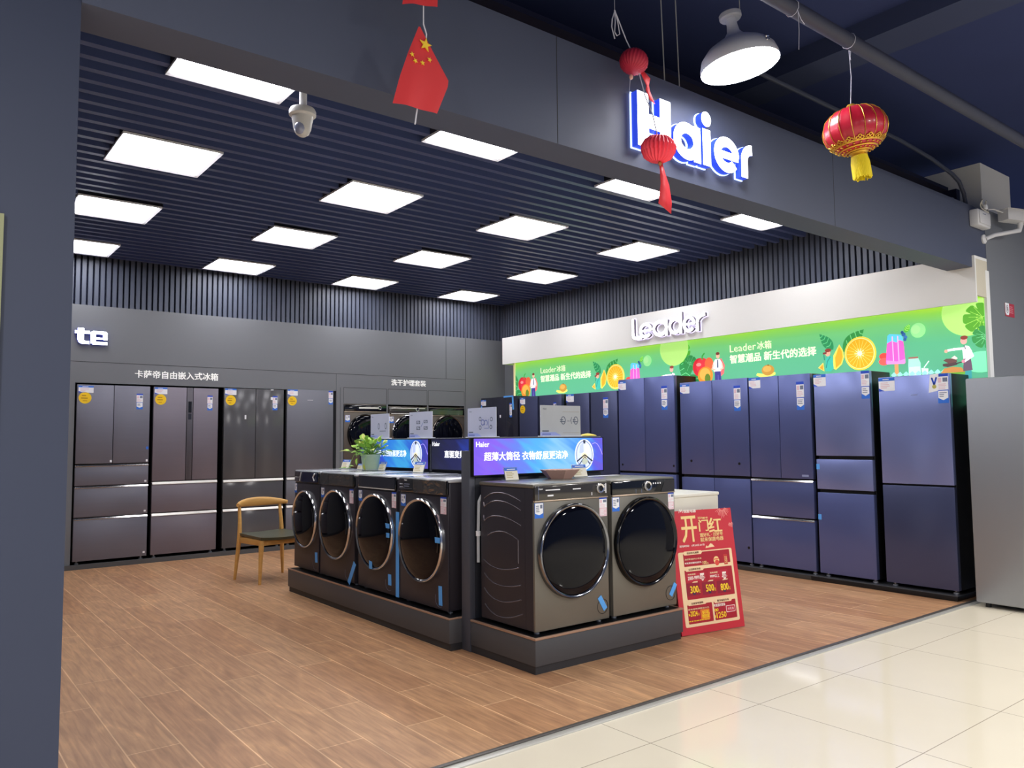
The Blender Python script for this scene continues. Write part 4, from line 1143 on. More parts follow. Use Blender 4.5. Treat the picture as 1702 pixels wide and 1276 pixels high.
# third
t = rowm('dark washer under wrinkled clear film with slanting blue tape at its lower right corner', 6.295, 5.665)
f = wfr(t, .0065); cp = child(t, 'control_panel'); fp = child(t, 'front_panel'); f0 = wfr(t, 0)
b = MB(); b.rect(f, -.305, -.15, .772, .858, 0, .003, M_PANEL, .01); b.rect(f, -.14, .30, .772, .858, 0, .003, M_PANELG, .01); b.build('detergent_drawer', cp)
b = MB()
rnd = random.Random(3); gx, gz = 22, 7
vv = [[b.bm.verts.new(f.p(-.315+.63*i/gx, .762+.105*j/gz, .010+rnd.uniform(0, .009))) for j in range(gz+1)] for i in range(gx+1)]
for i in range(gx):
    for j in range(gz): b.face([vv[i][j], vv[i+1][j], vv[i+1][j+1], vv[i][j+1]], M_FILM, True)
b.build('protective_film', cp, sharp=None)
warranty_tag(f0, -.272, .738, fp, .062, .080); energy_label(f0, .262, .748, fp, .066, .112, False, 29)
tape(f0, .275, .095, .045, .20, -32, fp)
b = MB(); b.arc(f0, .21, .09, .055, .002, 160, 300, 0, .0012, M_PRINT, 20); b.build('filter_cover', fp)
# farthest
t = rowm('dark washer farthest from the aisle in the row of four, beside the wooden chair', 6.845, 6.325)
f = wfr(t, .0065); cp = child(t, 'control_panel'); fp = child(t, 'front_panel'); f0 = wfr(t, 0)
b = MB(); b.rect(f, -.11, .24, .775, .858, 0, .003, mat('panel_ink_blue', '#1b2140', .12), .01); b.build('display', cp)
b = MB(); b.tube([f.p(.19, .79, .01), f.p(.17, .82, .012), f.p(.20, .85, .01)], .006, M_PAPER, 6); b.tube([f.p(-.12, .78, .008), f.p(-.09, .855, .008)], .004, M_PAPER, 6); b.build('protective_film', cp)
warranty_tag(f0, -.235, .752, fp, .055, .082)
tape(f0, .215, .142, .05, .085, 4, fp)
b = MB(); b.arc(f0, .20, .09, .055, .002, 160, 300, 0, .0012, M_PRINT, 20); b.build('filter_cover', fp)

# built-in dryers in the back wall
G5 = 'dryers in the back wall niches'
for k, ((a, c), lab, ring, pan) in enumerate(zip(DN, ['built-in dryer in the left niche, silver bar on its black panel, above the plant', 'built-in dryer in the middle niche behind the second white info card', 'built-in bronze dryer in the right niche with a green reflection painted on its panel'], [M_DARKRING, M_CHROME, mat('bronze_ring', '#6d665f', .2, .8)], ['black', 'grey', 'black'])):
    t = washer('tumble_dryer', lab, ((a+c)/2, YB-.008, DZ0+.005), 0, c-a-.012, .84 if k else .862, .60, M_WBRONZE, .46, .268, ring, G5, pan, cat='dryer', ph=.115 if k else .10, feet=False)
    f = wfr(t, .0065); cp = child(t, 'control_panel'); fp = child(t, 'front_panel'); f0 = wfr(t, 0)
    if k < 2: warranty_tag(f0, -.262, .71 if k == 0 else .70, fp, .068, .09)
    if k == 0:
        b = MB(); b.rect(f, -.10, .20, .80, .822, 0, .004, M_SILVER); b.build('panel_edge', cp); knob(t, .205, .812, .024)
    if k == 1:
        b = MB(); b.rect(f, -.27, .27, .735, .745, 0, .003, M_SILVER); b.rect(f, -.27, .27, .812, .820, 0, .003, M_SILVER); b.build('panel_edge', cp); knob(t, .14, .80, .026)
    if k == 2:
        b = MB(); b.rect(f, -.29, .27, .735, .80, 0, .002, mat('panel_green_reflection', '#45563f', .08, coat=.6), .006); b.build('display', cp)  # this display patch is a green reflection painted on the panel
# ------------------------------------------------------------------ platforms and the display stand
M_PLAT = mat('platform_charcoal', '#4a4b4f', .5); M_PLATN = mat('platform_navy_side', '#31343f', .5); M_COPPER = mat('copper_edge', '#b3917b', .35, .4)
t = thing('display_platform', 'dark platform with copper edge under the front pair of washers', 'platform', (3.53, 3.85, 0))
b = MB(); b.box(2.892, 4.166, 3.51, 4.15, .045, .196, M_PLAT, .002); b.build('body', t)
b = MB(); b.box(2.897, 4.15, 3.517, 4.15, 0, .045, mat('toe_kick', '#2e2f33', .5)); b.build('toe_kick', t)
b = MB(); b.box(2.888, 4.170, 3.506, 4.15, .191, .203, M_COPPER, .002); b.box(2.905, 4.153, 3.523, 4.149, .2025, .2036, M_BLACK); b.build('edge_trim', t)
t = thing('display_platform', 'long dark platform under the row of four washers', 'platform', (3.1, 5.5, 0))
b = MB(); b.box(2.795, 3.44, 4.247, 6.86, .045, .196, M_PLAT, .002); b.build('body', t)
b = MB(); b.box(2.806, 3.44, 4.247, 6.85, 0, .045, mat('toe_kick', '#2e2f33', .5)); b.build('toe_kick', t)
b = MB(); b.box(2.792, 3.44, 4.245, 6.862, .194, .203, M_COPPER, .001); b.box(2.808, 3.43, 4.26, 6.85, .2025, .2036, M_BLACK); b.build('edge_trim', t)
M_STAND = mat('stand_navy_black', '#23262f', .5)
t = thing('display_stand', 'dark display wall between the two washer platforms with a square post', 'display stand', (3.5, 4.2, 0))
b = MB(); b.box(2.935, 4.06, 4.153, 4.225, 0, 1.345, M_STAND, .002); b.build('panel', t)
b = MB(); b.box(3.462, 3.55, 4.226, 6.80, 0, 1.345, M_STAND, .002); b.build('panel', t)
b = MB(); b.box(2.888, 2.932, 4.152, 4.242, 0, 1.262, mat('post_slate', '#4a4d58', .5), .002); b.build('post', t)
b = MB(); b.box(3.44, 3.461, 5.478, 5.512, 1.08, 1.30, mat('post_slate', '#4a4d58', .5)); b.build('divider', t)
b = MB(); b.box(2.935, 4.06, 4.150, 4.228, 1.345, 1.350, mat('stand_cap', '#9a9ca6', .4)); b.box(3.458, 3.552, 4.23, 6.80, 1.345, 1.350, mat('stand_cap', '#9a9ca6', .4)); b.build('top_cap', t)

# ------------------------------------------------------------------ light boxes on the stand
SC_A = screen_mat('film_sky_violet', [(0, '#7e5cf0'), (.12, '#8a63f2'), (.30, '#6a86f4'), (.45, '#56b6f6'), (.62, '#8ccdf8'), (.80, '#4f9df4'), (.92, '#5b63ea'), (1, '#6a5ce0')], .5, 1.05)
SC_B = screen_mat('film_deep_blue', [(0, '#3a2fb0'), (.25, '#2f4fd8'), (.45, '#2f8cf4'), (.62, '#43b4f8'), (.78, '#2a6be6'), (.92, '#3b3fb8'), (1, '#5b50c8')], .5, .85, side=True)
SC_C = screen_mat('film_night_blue', [(0, '#15173a'), (.3, '#1b2060'), (.5, '#2740b0'), (.68, '#2f7cf0'), (.8, '#2148c0'), (1, '#1a2a80')], .5, .7, side=True)
def drum(b, fr, u, v, rx, ry, k=1.0):
    z = [0.0015]
    def nx(): z[0] += .0006; return .0005, z[0]
    n = nx(); b.disc(fr, u, v, rx, *n, lit('#e8eef8', .9*k), 32, ry)
    n = nx(); b.disc(fr, u, v, rx*.90, *n, lit('#8d97b4', .8*k), 32, ry*.92)
    n = nx(); b.disc(fr, u, v, rx*.80, *n, lit('#c7d2ea', .9*k), 32, ry*.84)
    n = nx(); b.prism(fr, [(u-rx*.55, v+ry*.1), (u-rx*.45, v+ry*.62), (u-rx*.12, v+ry*.80), (u-rx*.08, v+ry*.1)], *n, lit('#aeb9e6', .9*k))
    n = nx(); b.prism(fr, [(u+rx*.55, v+ry*.1), (u+rx*.45, v+ry*.62), (u+rx*.12, v+ry*.80), (u+rx*.08, v+ry*.1)], *n, lit('#dfe6ff', .9*k))
    n = nx(); b.prism(fr, [(u-rx*.12, v+ry*.95), (u+rx*.12, v+ry*.95), (u+rx*.1, v+ry*.72), (u-rx*.1, v+ry*.72)], *n, lit('#3a3f52', .5*k))
    n = nx(); b.disc(fr, u, v-ry*.08, rx*.34, *n, lit('#efe2b8', .9*k), 18, ry*.22)
    for sg in (-1, 1):
        n = nx(); b.stroke(fr, [(u, v-ry*.02), (u+sg*rx*.78, v-ry*.42)], rx*.10, *n, lit('#2d3140', .5*k))
        n = nx(); b.stroke(fr, [(u, v-ry*.14), (u+sg*rx*.55, v-ry*.62)], rx*.07, *n, lit('#4d5468', .5*k))
    n = nx(); b.disc(fr, u, v-ry*.45, rx*.30, *n, lit('#b8bfae', .7*k), 18, ry*.2)
def lightbox(label, fr, L, H, scr, txt, k, head=True, tx=.075, tw=.625, dr=True):
    t = thing('light_box', label, 'light box', tuple(fr.p(L/2, 0, -.02)))
    b = MB(); b.rect(fr, 0, L, 0, H, -.03, -.004, M_BLACK); e = .008
    for (u0, u1, v0, v1) in ((0, L, 0, e), (0, L, H-e*.6, H), (0, e*.6, 0, H), (L-e, L, 0, H)): b.rect(fr, u0, u1, v0, v1, -.004, .0015, M_BLACK)
    b.build('frame', t)
    b = MB(); b.rect(fr, e*.5, L-e*.8, e*.8, H-e*.5, -.0045, 0, scr); b.build('screen', t)
    b = MB(); wm = lit('#ffffff', 1.1*k)
    if head: b.text(fr, 'Haier', L*.020, H*.765, .0006, wm, h=H*.135, bold=.010)
    b.text(fr, txt, L*tx, H*.40, .0006, wm, w=L*tw, h=H*.225, bold=.02); b.build('lettering', t)
    if dr:
        b = MB(); drum(b, fr, L*.835, H*.50, L*.078, H*.44, k); b.build('drum_picture', t)
        b = MB(); q = [(L*(.905+.0105*i), H*(.80+.07*math.sin(i*.42)-.0045*i*i)) for i in range(9)]; b.stroke(fr, q, .003, .0005, .0018, lit('#b9a8f8', .9*k)); b.build('light_trail', t)
    return t
fr = Fr((2.897, 4.12, 1.098), (1, 0, 0), (0, 0, 1))
lightbox('bright blue-violet light box with a washer drum picture behind the front pair of washers', fr, 1.158, .246, SC_A, '超薄大筒径 衣物舒展更洁净', 1.0)
fr = Fr((3.432, 6.70, 1.092), (0, -1, 0), (0, 0, 1))
lightbox('blue light box with a washer drum picture behind the potted plant', fr, 1.185, .252, SC_B, '超薄大筒径 衣物舒展更洁净', .8)
fr = Fr((3.432, 5.475, 1.092), (0, -1, 0), (0, 0, 1))
lightbox('dark blue light box partly hidden behind the post of the display wall', fr, 1.18, .252, SC_C, '直驱变频 安静更省心', .85, tx=.17, tw=.56, dr=False)

# ------------------------------------------------------------------ white info cards standing on the stand
M_CARD = mat('info_card', '#c3c7dc', .25, noise=.10, nscale=(7, 3, 5)); M_CARDG = mat('info_card_grey', '#b9bdc2', .3, noise=.10, nscale=(7, 3, 5))
M_CTX = mat('card_violet_print', '#6d79b4', .5); M_CTX2 = mat('card_slate_print', '#5a6275', .5); M_CLIP = mat('card_edge', '#e8ebf2', .2)
def card(label, fr, w, h, style, m):
    t = thing('info_card', label, 'card', tuple(fr.p(w/2, 0, 0)), group='info cards on the display wall')
    b = MB(); b.rect(fr, 0, w, 0, h, -.004, 0, m, .004, side=M_CLIP); b.build('board', t)
    b = MB(); b.rect(fr, .0, w, -.0005, .006, -.03, .02, M_CLIP); b.build('base', t)
    b = MB()
    b.text(fr, 'Haier', w*.06, h*.86, 0, M_CTX2, h=h*.05, bold=.01)
    bars(b, fr, w*.04, w*.28, h*.13, h*.22, 1, 0, M_CTX2, 3); bars(b, fr, w*.04, w*.36, h*.03, h*.12, 1, 0, M_CTX, 4)
    b.prism(fr, [(0, 0), (w*.55, 0), (w*.36, h*.14), (0, h*.14)], 0, .0003, mat('card_lilac_wash', '#9aa6dc', .4))
    if style == 1:
        for u in (.45, .82):
            b.disc(fr, w*u, h*.5, w*.05, 0, .0006, M_CTX2, 16, h*.13); b.disc(fr, w*u, h*.5, w*.03, .0006, .001, m, 16, h*.09)
        bars(b, fr, w*.5, w*.9, h*.28, h*.33, 1, 0, M_CTX2, 5)
    if style == 2:
        for (u, v) in ((.40, .60), (.72, .62), (.40, .38), (.72, .38)):
            b.rect(fr, w*u-w*.08, w*u+w*.08, h*v-h*.06, h*v+h*.06, 0, .0006, M_CTX2); b.rect(fr, w*u-w*.055, w*u+w*.055, h*v-h*.035, h*v+h*.035, .0006, .001, m)
            b.stroke(fr, [(w*u-w*.05, h*v-h*.03), (w*u+w*.05, h*v+h*.03)], .004, .001, .0014, M_CTX2)
        b.stroke(fr, [(w*.52, h*.43), (w*.60, h*.57)], .006, 0, .0006, M_CTX)
    if style == 3:
        b.arc(fr, w*.54, h*.50, w*.055, .008, 0, 360, 0, .0006, M_CTX, 22); b.arc(fr, w*.65, h*.48, w*.055, .008, -60, 230, 0, .0006, M_CTX, 18)
        for (u, v) in ((.45, .62), (.45, .33), (.82, .34), (.84, .60)): b.disc(fr, w*u, h*v, w*.045, 0, .0006, M_CTX2, 14); b.disc(fr, w*u, h*v, w*.028, .0006, .001, m, 14)
        b.stroke(fr, [(w*.74, h*.60), (w*.74, h*.30), (w*.60, h*.30)], .005, 0, .0006, M_CTX)
    if style == 4:
        for u in (.56, .88):
            b.arc(fr, w*u, h*.52, w*.05, .006, 0, 360, 0, .0006, M_CTX2, 20, h*.12); bars(b, fr, w*u-w*.08, w*u+w*.04, h*.45, h*.57, 2, 0, M_CTX2, 8)
        b.stroke(fr, [(w*.66, h*.50), (w*.72, h*.50)], .004, 0, .0006, M_CTX2); b.stroke(fr, [(w*.77, h*.42), (w*.75, h*.52), (w*.77, h*.62)], .005, 0, .0006, M_CTX2)
        for v in (.80, .12): b.stroke(fr, [(w*.55, h*v), (w*.97, h*v)], .002, 0, .0006, mat('card_tan_line', '#9b8f78', .5))
    b.build('print', t)
XC = 3.505
card('white info card above the potted plant with two upright drum outlines', Fr((XC, 6.655, 1.3505), (0, -1, 0), (0, 0, 1)), .350, .228, 1, M_CARD)
card('white info card with four small square icons above the blue light box', Fr((XC, 5.945, 1.3505), (0, -1, 0), (0, 0, 1)), .372, .224, 2, M_CARD)
card('white info card with blue circles and dots left of the grey one', Fr((XC, 5.055, 1.3505), (0, -1, 0), (0, 0, 1)), .370, .226, 3, M_CARD)
card('grey info card with two drum diagrams above the bright front light box', Fr((3.527, 4.198, 1.3505), (1, 0, 0), (0, 0, 1)), .378, .220, 4, M_CARDG)
# yellow folded cloth / leaf-shaped thing lying on the stand
b = MB()
b.lathe([(0, 0), (.062, .001), (.076, .004), (.070, .010), (.045, .018), (.012, .025), (0, .026)], mat('yellow_plastic', '#e6d24a', .5), 18, Matrix.Translation((3.968, 4.19, 1.3505)) @ Matrix.Diagonal((1, .55, .85, 1)), wob=lambda a, h: 1+.12*math.cos(3*a))
tag(b.build('yellow_cap', loc=(3.968, 4.19, 1.35)), 'small yellow cap lying on the display wall right of the grey info card', 'cap')

# ------------------------------------------------------------------ small price stands on the machines
M_ACR = mat('acrylic_clear', '#cfe0ef', .1, trans=.6); M_SLIP = mat('price_slip', '#efe9d6', .55)
def price_stand(label, loc, rot, w=.105, h=.075):
    t = thing('price_stand', label, 'price stand', loc, rot, 'price stands on the washers')
    lean = .32
    V_ = Vector((0, lean, 1)).normalized(); f_ = Fr((-w/2, -.03, .001), (1, 0, 0), V_)
    b = MB(); b.rect(f_, 0, w, 0, h, -.003, 0, M_SLIP); b.rect(f_, 0, w, h*.76, h, 0, .0008, M_BLUE); bars(b, f_, w*.2, w*.85, h*.8, h*.95, 1, .0008, M_PAPER, 2)
    bars(b, f_, w*.1, w*.9, h*.15, h*.7, 4, 0, mat('slip_print', '#c9b989', .6), int(loc[1]*100)); b.build('price_slip', t, world=False)
    b = MB(); b.rect(f_, -.002, w+.002, 0, h+.004, -.006, -.0031, M_ACR); b.box(-w/2, w/2, -.036, .03, 0, .003, M_ACR); b.build('holder', t, world=False)
    return t
ZT = ZW+.8725
price_stand('price stand left of the potted plant on the farthest washer', (3.30, 6.72, ZT), -PI/2, .15, .085)
price_stand('low price stand half hidden at the left foot of the plant pot', (3.31, 6.44, ZT), -PI/2, .10, .05)
price_stand('price stand just right of the plant pot', (3.30, 6.02, ZT), -PI/2, .11, .075)
price_stand('price stand in front of the drum picture on the second washer', (3.30, 5.42, ZT), -PI/2, .15, .085)
price_stand('price stand at the left end of the front pair, before the bright light box', (3.135, 4.045, ZF+.8665), -.06, .10, .082)
price_stand('price stand behind the faceted pink bowl', (3.735, 4.045, ZF+.8665), -.06, .12, .085)
b = MB(); zb = ZF+.8665
fb = Fr((3.93, 4.02, zb), (1, 0, 0), (0, 1, 0)); b.rect(fb, -.15, .15, -.035, .035, 0, .0015, M_PAPER)
tag(b.build('paper_slip', loc=(3.93, 4.02, zb)), 'white paper slip lying on the washer top beside the pink bowl', 'paper')
# faceted bowl
b = MB(); n = 6
def ringb(r, z, off): return [b.bm.verts.new((3.485+r*math.cos(2*PI*k/n+off), 3.955+r*.8*math.sin(2*PI*k/n+off), z)) for k in range(n)]
mb_ = mat('bowl_dusty_pink', '#d4ab9d', .5)
r0_, r1_, r2_, r3_ = ringb(.088, zb, .2), ringb(.150, zb+.060, .2), ringb(.140, zb+.060, .2), ringb(.08, zb+.008, .2)
for (p, q) in ((r0_, r1_), (r1_, r2_), (r2_, r3_)):
    for k in range(n):
        k2 = (k+1) % n
        b.face([p[k], p[k2], q[k2]], mb_, False); b.face([p[k], q[k2], q[k]], mb_, False)
b.face(r0_[::-1], mb_, False); b.face(r3_, mb_, False)
tag(b.build('faceted_bowl', loc=(3.485, 3.955, zb), sharp=5), 'faceted dusty pink bowl on the near front washer', 'bowl')

# ------------------------------------------------------------------ potted plant on the row
pc = Vector((3.25, 6.17, ZT))
t = thing('potted_plant', 'leafy green pothos in a pale green plastic pot on the row of washers', 'plant', tuple(pc))
b = MB(); b.lathe([(0, .003), (.062, .003), (.064, 0), (.068, 0), (.084, .128), (.091, .130), (.092, .138), (.084, .139), (.082, .13), (.066, .01), (0, .01)], mat('pot_pale_green', '#a9bda2', .35, noise=.15, nscale=(12, 12, 12)), 32, Matrix.Translation(pc)); b.build('pot', t)
b = MB(); b.lathe([(.0655, .003), (.078, .003), (.082, .012), (.079, .012), (.066, .006)], mat('saucer_clear', '#b9c2c0', .3), 32, Matrix.Translation(pc)); b.build('saucer', t)
b = MB(); b.lathe([(0, .122), (.079, .118)], mat('soil', '#4a3526', .9), 20, Matrix.Translation(pc)); b.build('soil', t)
LM = [mat('leaf_bright', '#a9d152', .5), mat('leaf_mid', '#8dbd4a', .5), mat('leaf_yellow', '#d3db78', .5), mat('leaf_dark', '#6d9c3c', .5)]
fol = MB(); stm = MB()
def pleaf(b, p, d, upv, L, w, m):
    d = d.normalized(); s_ = d.cross(upv).normalized(); n_ = s_.cross(d)
    out = [(0, 0), (.18, .55), (.45, 1), (.75, .62), (1, 0)]
    mid = [b.bm.verts.new(p+d*L*q-n_*L*.22*q*q) for q, _ in out]
    for sg in (-1, 1):
        ed = [mid[0]]+[b.bm.verts.new(p+d*L*q+s_*sg*w*ww/2+n_*(.10*w-L*.22*q*q)) for q, ww in out[1:-1]]+[mid[-1]]
        for i in range(4):
            vs = [mid[i], mid[i+1], ed[i+1], ed[i]]
            vs = list(dict.fromkeys(vs))
            if sg > 0: vs = vs[::-1]
            b.face(vs, m, True)
rnd = random.Random(11)
top = pc+Vector((0, 0, .128))
for i in range(120):
    a = rnd.uniform(0, 2*PI); e = rnd.uniform(.15, 1.35); L = rnd.uniform(.06, .15)
    d = Vector((math.cos(a)*math.cos(e), math.sin(a)*math.cos(e), math.sin(e)))
    s0 = top+Vector((rnd.uniform(-.04, .04), rnd.uniform(-.05, .05), -.01)); p = s0+d*L*Vector((1, 1.15, .95)).length*.62
    stm.tube([s0, s0.lerp(p, .5)+Vector((0, 0, .012)), p], .0014, LM[3], 5, False)
    if p.x > pc.x+.10: continue
    pleaf(fol, p, d+Vector((rnd.uniform(-.5, .5), rnd.uniform(-.5, .5), rnd.uniform(-.5, .2))), Vector((rnd.uniform(-.4, .4)-.3, rnd.uniform(-.4, .4), 1)), rnd.uniform(.045, .070), rnd.uniform(.036, .054), LM[rnd.choice([0, 0, 1, 1, 2, 3])])
trail = [(pc+Vector(v)) for v in ((-.05, .06, .135), (-.10, .11, .14), (-.10, .18, .07), (-.07, .24, .02), (-.07, .32, .008))]
stm.tube(trail, .002, LM[1], 6, False)
for q in ((-.07, .27, .012), (-.08, .33, .012), (-.05, .22, .03), (-.085, .30, .015)): pleaf(fol, pc+Vector(q), Vector((rnd.uniform(-.8, .1), rnd.uniform(-.3, .8), .15)), Vector((-.2, 0, 1)), .055, .04, LM[1])
stm.tube([pc+Vector(v) for v in ((0, .06, .13), (-.02, .14, .21), (-.02, .20, .20), (-.02, .235, .15))], .0018, LM[1], 6, False)
pleaf(fol, pc+Vector((-.02, .225, .165)), Vector((0, .3, -1)), Vector((-1, 0, .1)), .06, .03, LM[1])
stm.tube([pc+Vector(v) for v in ((-.06, -.05, .13), (-.10, -.07, .09), (-.10, -.075, .05))], .0016, LM[0], 6, False)
pleaf(fol, pc+Vector((-.102, -.075, .06)), Vector((0, -.1, -1)), Vector((-1, 0, .1)), .058, .042, mat('leaf_lime', '#b6bd3a', .5))
pleaf(fol, pc+Vector((-.08, .09, .105)), Vector((-.2, .3, -1)), Vector((-1, 0, .1)), .065, .05, LM[0])
fol.build('foliage', t, sharp=None); stm.build('stem', t)

# ------------------------------------------------------------------ wooden chair
ca = .172
t = thing('wooden_chair', 'light oak chair with curved back rail and dark olive seat beside the washers', 'chair', (2.925, 7.585, 0), ca)
oak = mat('oak_wood', '#d0a05a', .45, noise=.16, nscale=(6, 6, 40))
for sx in (-1, 1):
    b = MB(); b.tube([(sx*.262, .232, 0), (sx*.245, .218, .22), (sx*.232, .205, .42), (sx*.226, .215, .56), (sx*.222, .236, .70)], [.013, .019, .022, .018, .015], oak, 12); b.build('rear_leg', t, world=False)
    b = MB(); b.tube([(sx*.258, -.225, 0), (sx*.245, -.212, .22), (sx*.235, -.205, .33), (sx*.235, -.205, .405)], [.014, .019, .024, .024], oak, 12); b.build('front_leg', t, world=False)
b = MB()
for sx in (-1, 1): b.box(sx*.235-.011, sx*.235+.011, -.2, .2, .355, .41, oak, .004)
b.box(-.23, .23, -.217, -.193, .355, .405, oak, .004); b.box(-.23, .23, .193, .217, .355, .41, oak, .004); b.build('seat_frame', t, world=False)
b = MB(); gx, gy = 12, 12; seatm = mat('olive_leather', '#4a4c3c', .32)
def sz(u, v): return .418+.022*(2*abs(u)-.0)**2*.6+.012*v
tp = []; bt = []
for i in range(gx+1):
    u = -.5+i/gx; rowt = []; rowb = []
    for j in range(gy+1):
        v = -.5+j/gy; wd = .50-.035*v; x = u*wd; y = v*(.46+.05*(1-4*u*u))
        rowt.append(b.bm.verts.new((x, y, sz(u, v)+.012))); rowb.append(b.bm.verts.new((x*.97, y*.97, sz(u, v)-.014)))
    tp.append(rowt); bt.append(rowb)
for i in range(gx):
    for j in range(gy):
        b.face([tp[i][j], tp[i+1][j], tp[i+1][j+1], tp[i][j+1]], seatm); b.face([bt[i][j], bt[i][j+1], bt[i+1][j+1], bt[i+1][j]], seatm)
for i in range(gx):
    b.face([tp[i][0], bt[i][0], bt[i+1][0], tp[i+1][0]], seatm); b.face([tp[i][gy], tp[i+1][gy], bt[i+1][gy], bt[i][gy]], seatm)
for j in range(gy):
    b.face([tp[0][j], tp[0][j+1], bt[0][j+1], bt[0][j]], seatm); b.face([tp[gx][j], bt[gx][j], bt[gx][j+1], tp[gx][j+1]], seatm)
b.build('seat', t, world=False)
b = MB()        # curved rail: a flattened, tapering horn-shaped bar
P_ = []; R_ = []
for k in range(25):
    s_ = -1+2*k/24; a = s_*1.15
    P_.append(Vector((.272*math.sin(a)/math.sin(1.15), .09+.20*math.cos(a), .715+.020*math.cos(a*1.2)))); R_.append(.018+.026*math.cos(s_*PI/2)**1.1)
pr = None; rings = []
for k, p in enumerate(P_):
    d = (P_[min(k+1, 24)]-P_[max(k-1, 0)]).normalized(); x = d.cross(Vector((0, 0, 1))).normalized(); z = x.cross(d)
    rings.append([b.bm.verts.new(p+x*math.cos(2*PI*i/12)*.015+z*math.sin(2*PI*i/12)*R_[k]) for i in range(12)])
for a_, c_ in zip(rings[:-1], rings[1:]):
    for i in range(12): b.face([a_[i], a_[(i+1) % 12], c_[(i+1) % 12], c_[i]], oak)
b.face(rings[0][::-1], oak); b.face(rings[-1], oak); b.build('back_rail', t, world=False)

# ------------------------------------------------------------------ white cabinet and the red promotion board
t = thing('white_cabinet', 'plain white cabinet standing behind the red promotion board', 'cabinet', (4.5, 3.9, 0))
mw = mat('cabinet_white', '#d9d5c8', .5)
b = MB(); b.box(4.21, 4.79, 3.675, 4.22, .02, .912, mw, .006); b.build('body', t)
b = MB(); b.box(4.205, 4.795, 3.668, 4.23, .912, .935, mat('cabinet_top_white', '#e2e0d6', .4), .006); b.build('top', t)
for x in (4.44, 4.555, 4.60):
    b = MB(); f = Fr((0, 3.675, 0), (1, 0, 0), (0, 0, 1)); b.disc(f, x, .808 if x > 4.5 else .80, .009, 0, .004, M_BLACK, 14); b.build('screw_cap', t)

O = Vector((4.196, 3.546, 0.004)); Ud = Vector((4.765-4.196, 3.456-3.546, 0)).normalized(); Vd = Vector((.012, .109, .82)).normalized()
Vd = (Vd-Ud*Vd.dot(Ud)).normalized()
fr = Fr(O, Ud, Vd); PWd, PHt = .576, .828
t = thing('promotion_board', 'red promotion board with gold Chinese headline leaning beside the front platform', 'sign board', tuple(O))
b = MB(); RED = mat('board_red', '#c5303e', .5); b.rect(fr, 0, PWd, 0, PHt, -.008, 0, RED, side=mat('board_edge_red', '#a32834', .5)); b.build('board', t)
CRM, GOLD, DRED, WH, YE = ink('#efd2a8'), ink('#f0cf8e'), ink('#a8182e'), ink('#f8ece4'), ink('#ffd92e')
def q_(cx, cy_):      # design grid of the board (583 x 1092 units, measured along its tilted edges)
    k = (1212-cy_-92*(cx-72)/583)/(1092+92*143/583)
    return ((cx-72+143*k)/583*PWd, k*PHt)
b = MB(); tx = MB(); n1, n2, n3, n4 = .0006, .0012, .0018, .0024
def R4(pts, n0, n, m): b.prism(fr, [q_(*p) for p in pts], n0, n, m)
u0, v0 = q_(110, 1140); u1, v1 = q_(510, 408)
b.rect(fr, u0-.004, u1+.012, v0, v1, 0, n1, CRM, .012)
def pan(x0, y0, x1, y1):
    # left edge top/bottom and the right edge
    a, c = q_(x0, y0), q_(x0+14, y1); e_ = q_(x1, y0-.158*(x1-x0))
    b.rect(fr, a[0], e_[0], c[1], a[1], n1, n2, DRED, .006)
pan(66, 488, 498, 608); pan(82, 640, 524, 902); pan(112, 945, 338, 1112); pan(354, 905, 560, 1072)
def plate(x, y, s):
    p = q_(x, y); w_, h_ = .15, .026
    b.prism(fr, [(p[0], p[1]), (p[0]+w_, p[1]), (p[0]+w_+.012, p[1]+h_/2), (p[0]+w_, p[1]+h_), (p[0], p[1]+h_), (p[0]-.012, p[1]+h_/2)], n1, n3, CRM); tx.text(fr, s, p[0]+w_/2, p[1]+.006, n3, ink('#5a2a20'), h=h_*.55, w=w_*.72, bold=.02, align='C')
plate(80, 505, '进店有礼福满'); plate(100, 650, '以旧换新补贴'); plate(128, 950, '全屋家电套购'); plate(368, 918, '惠享福利专场')
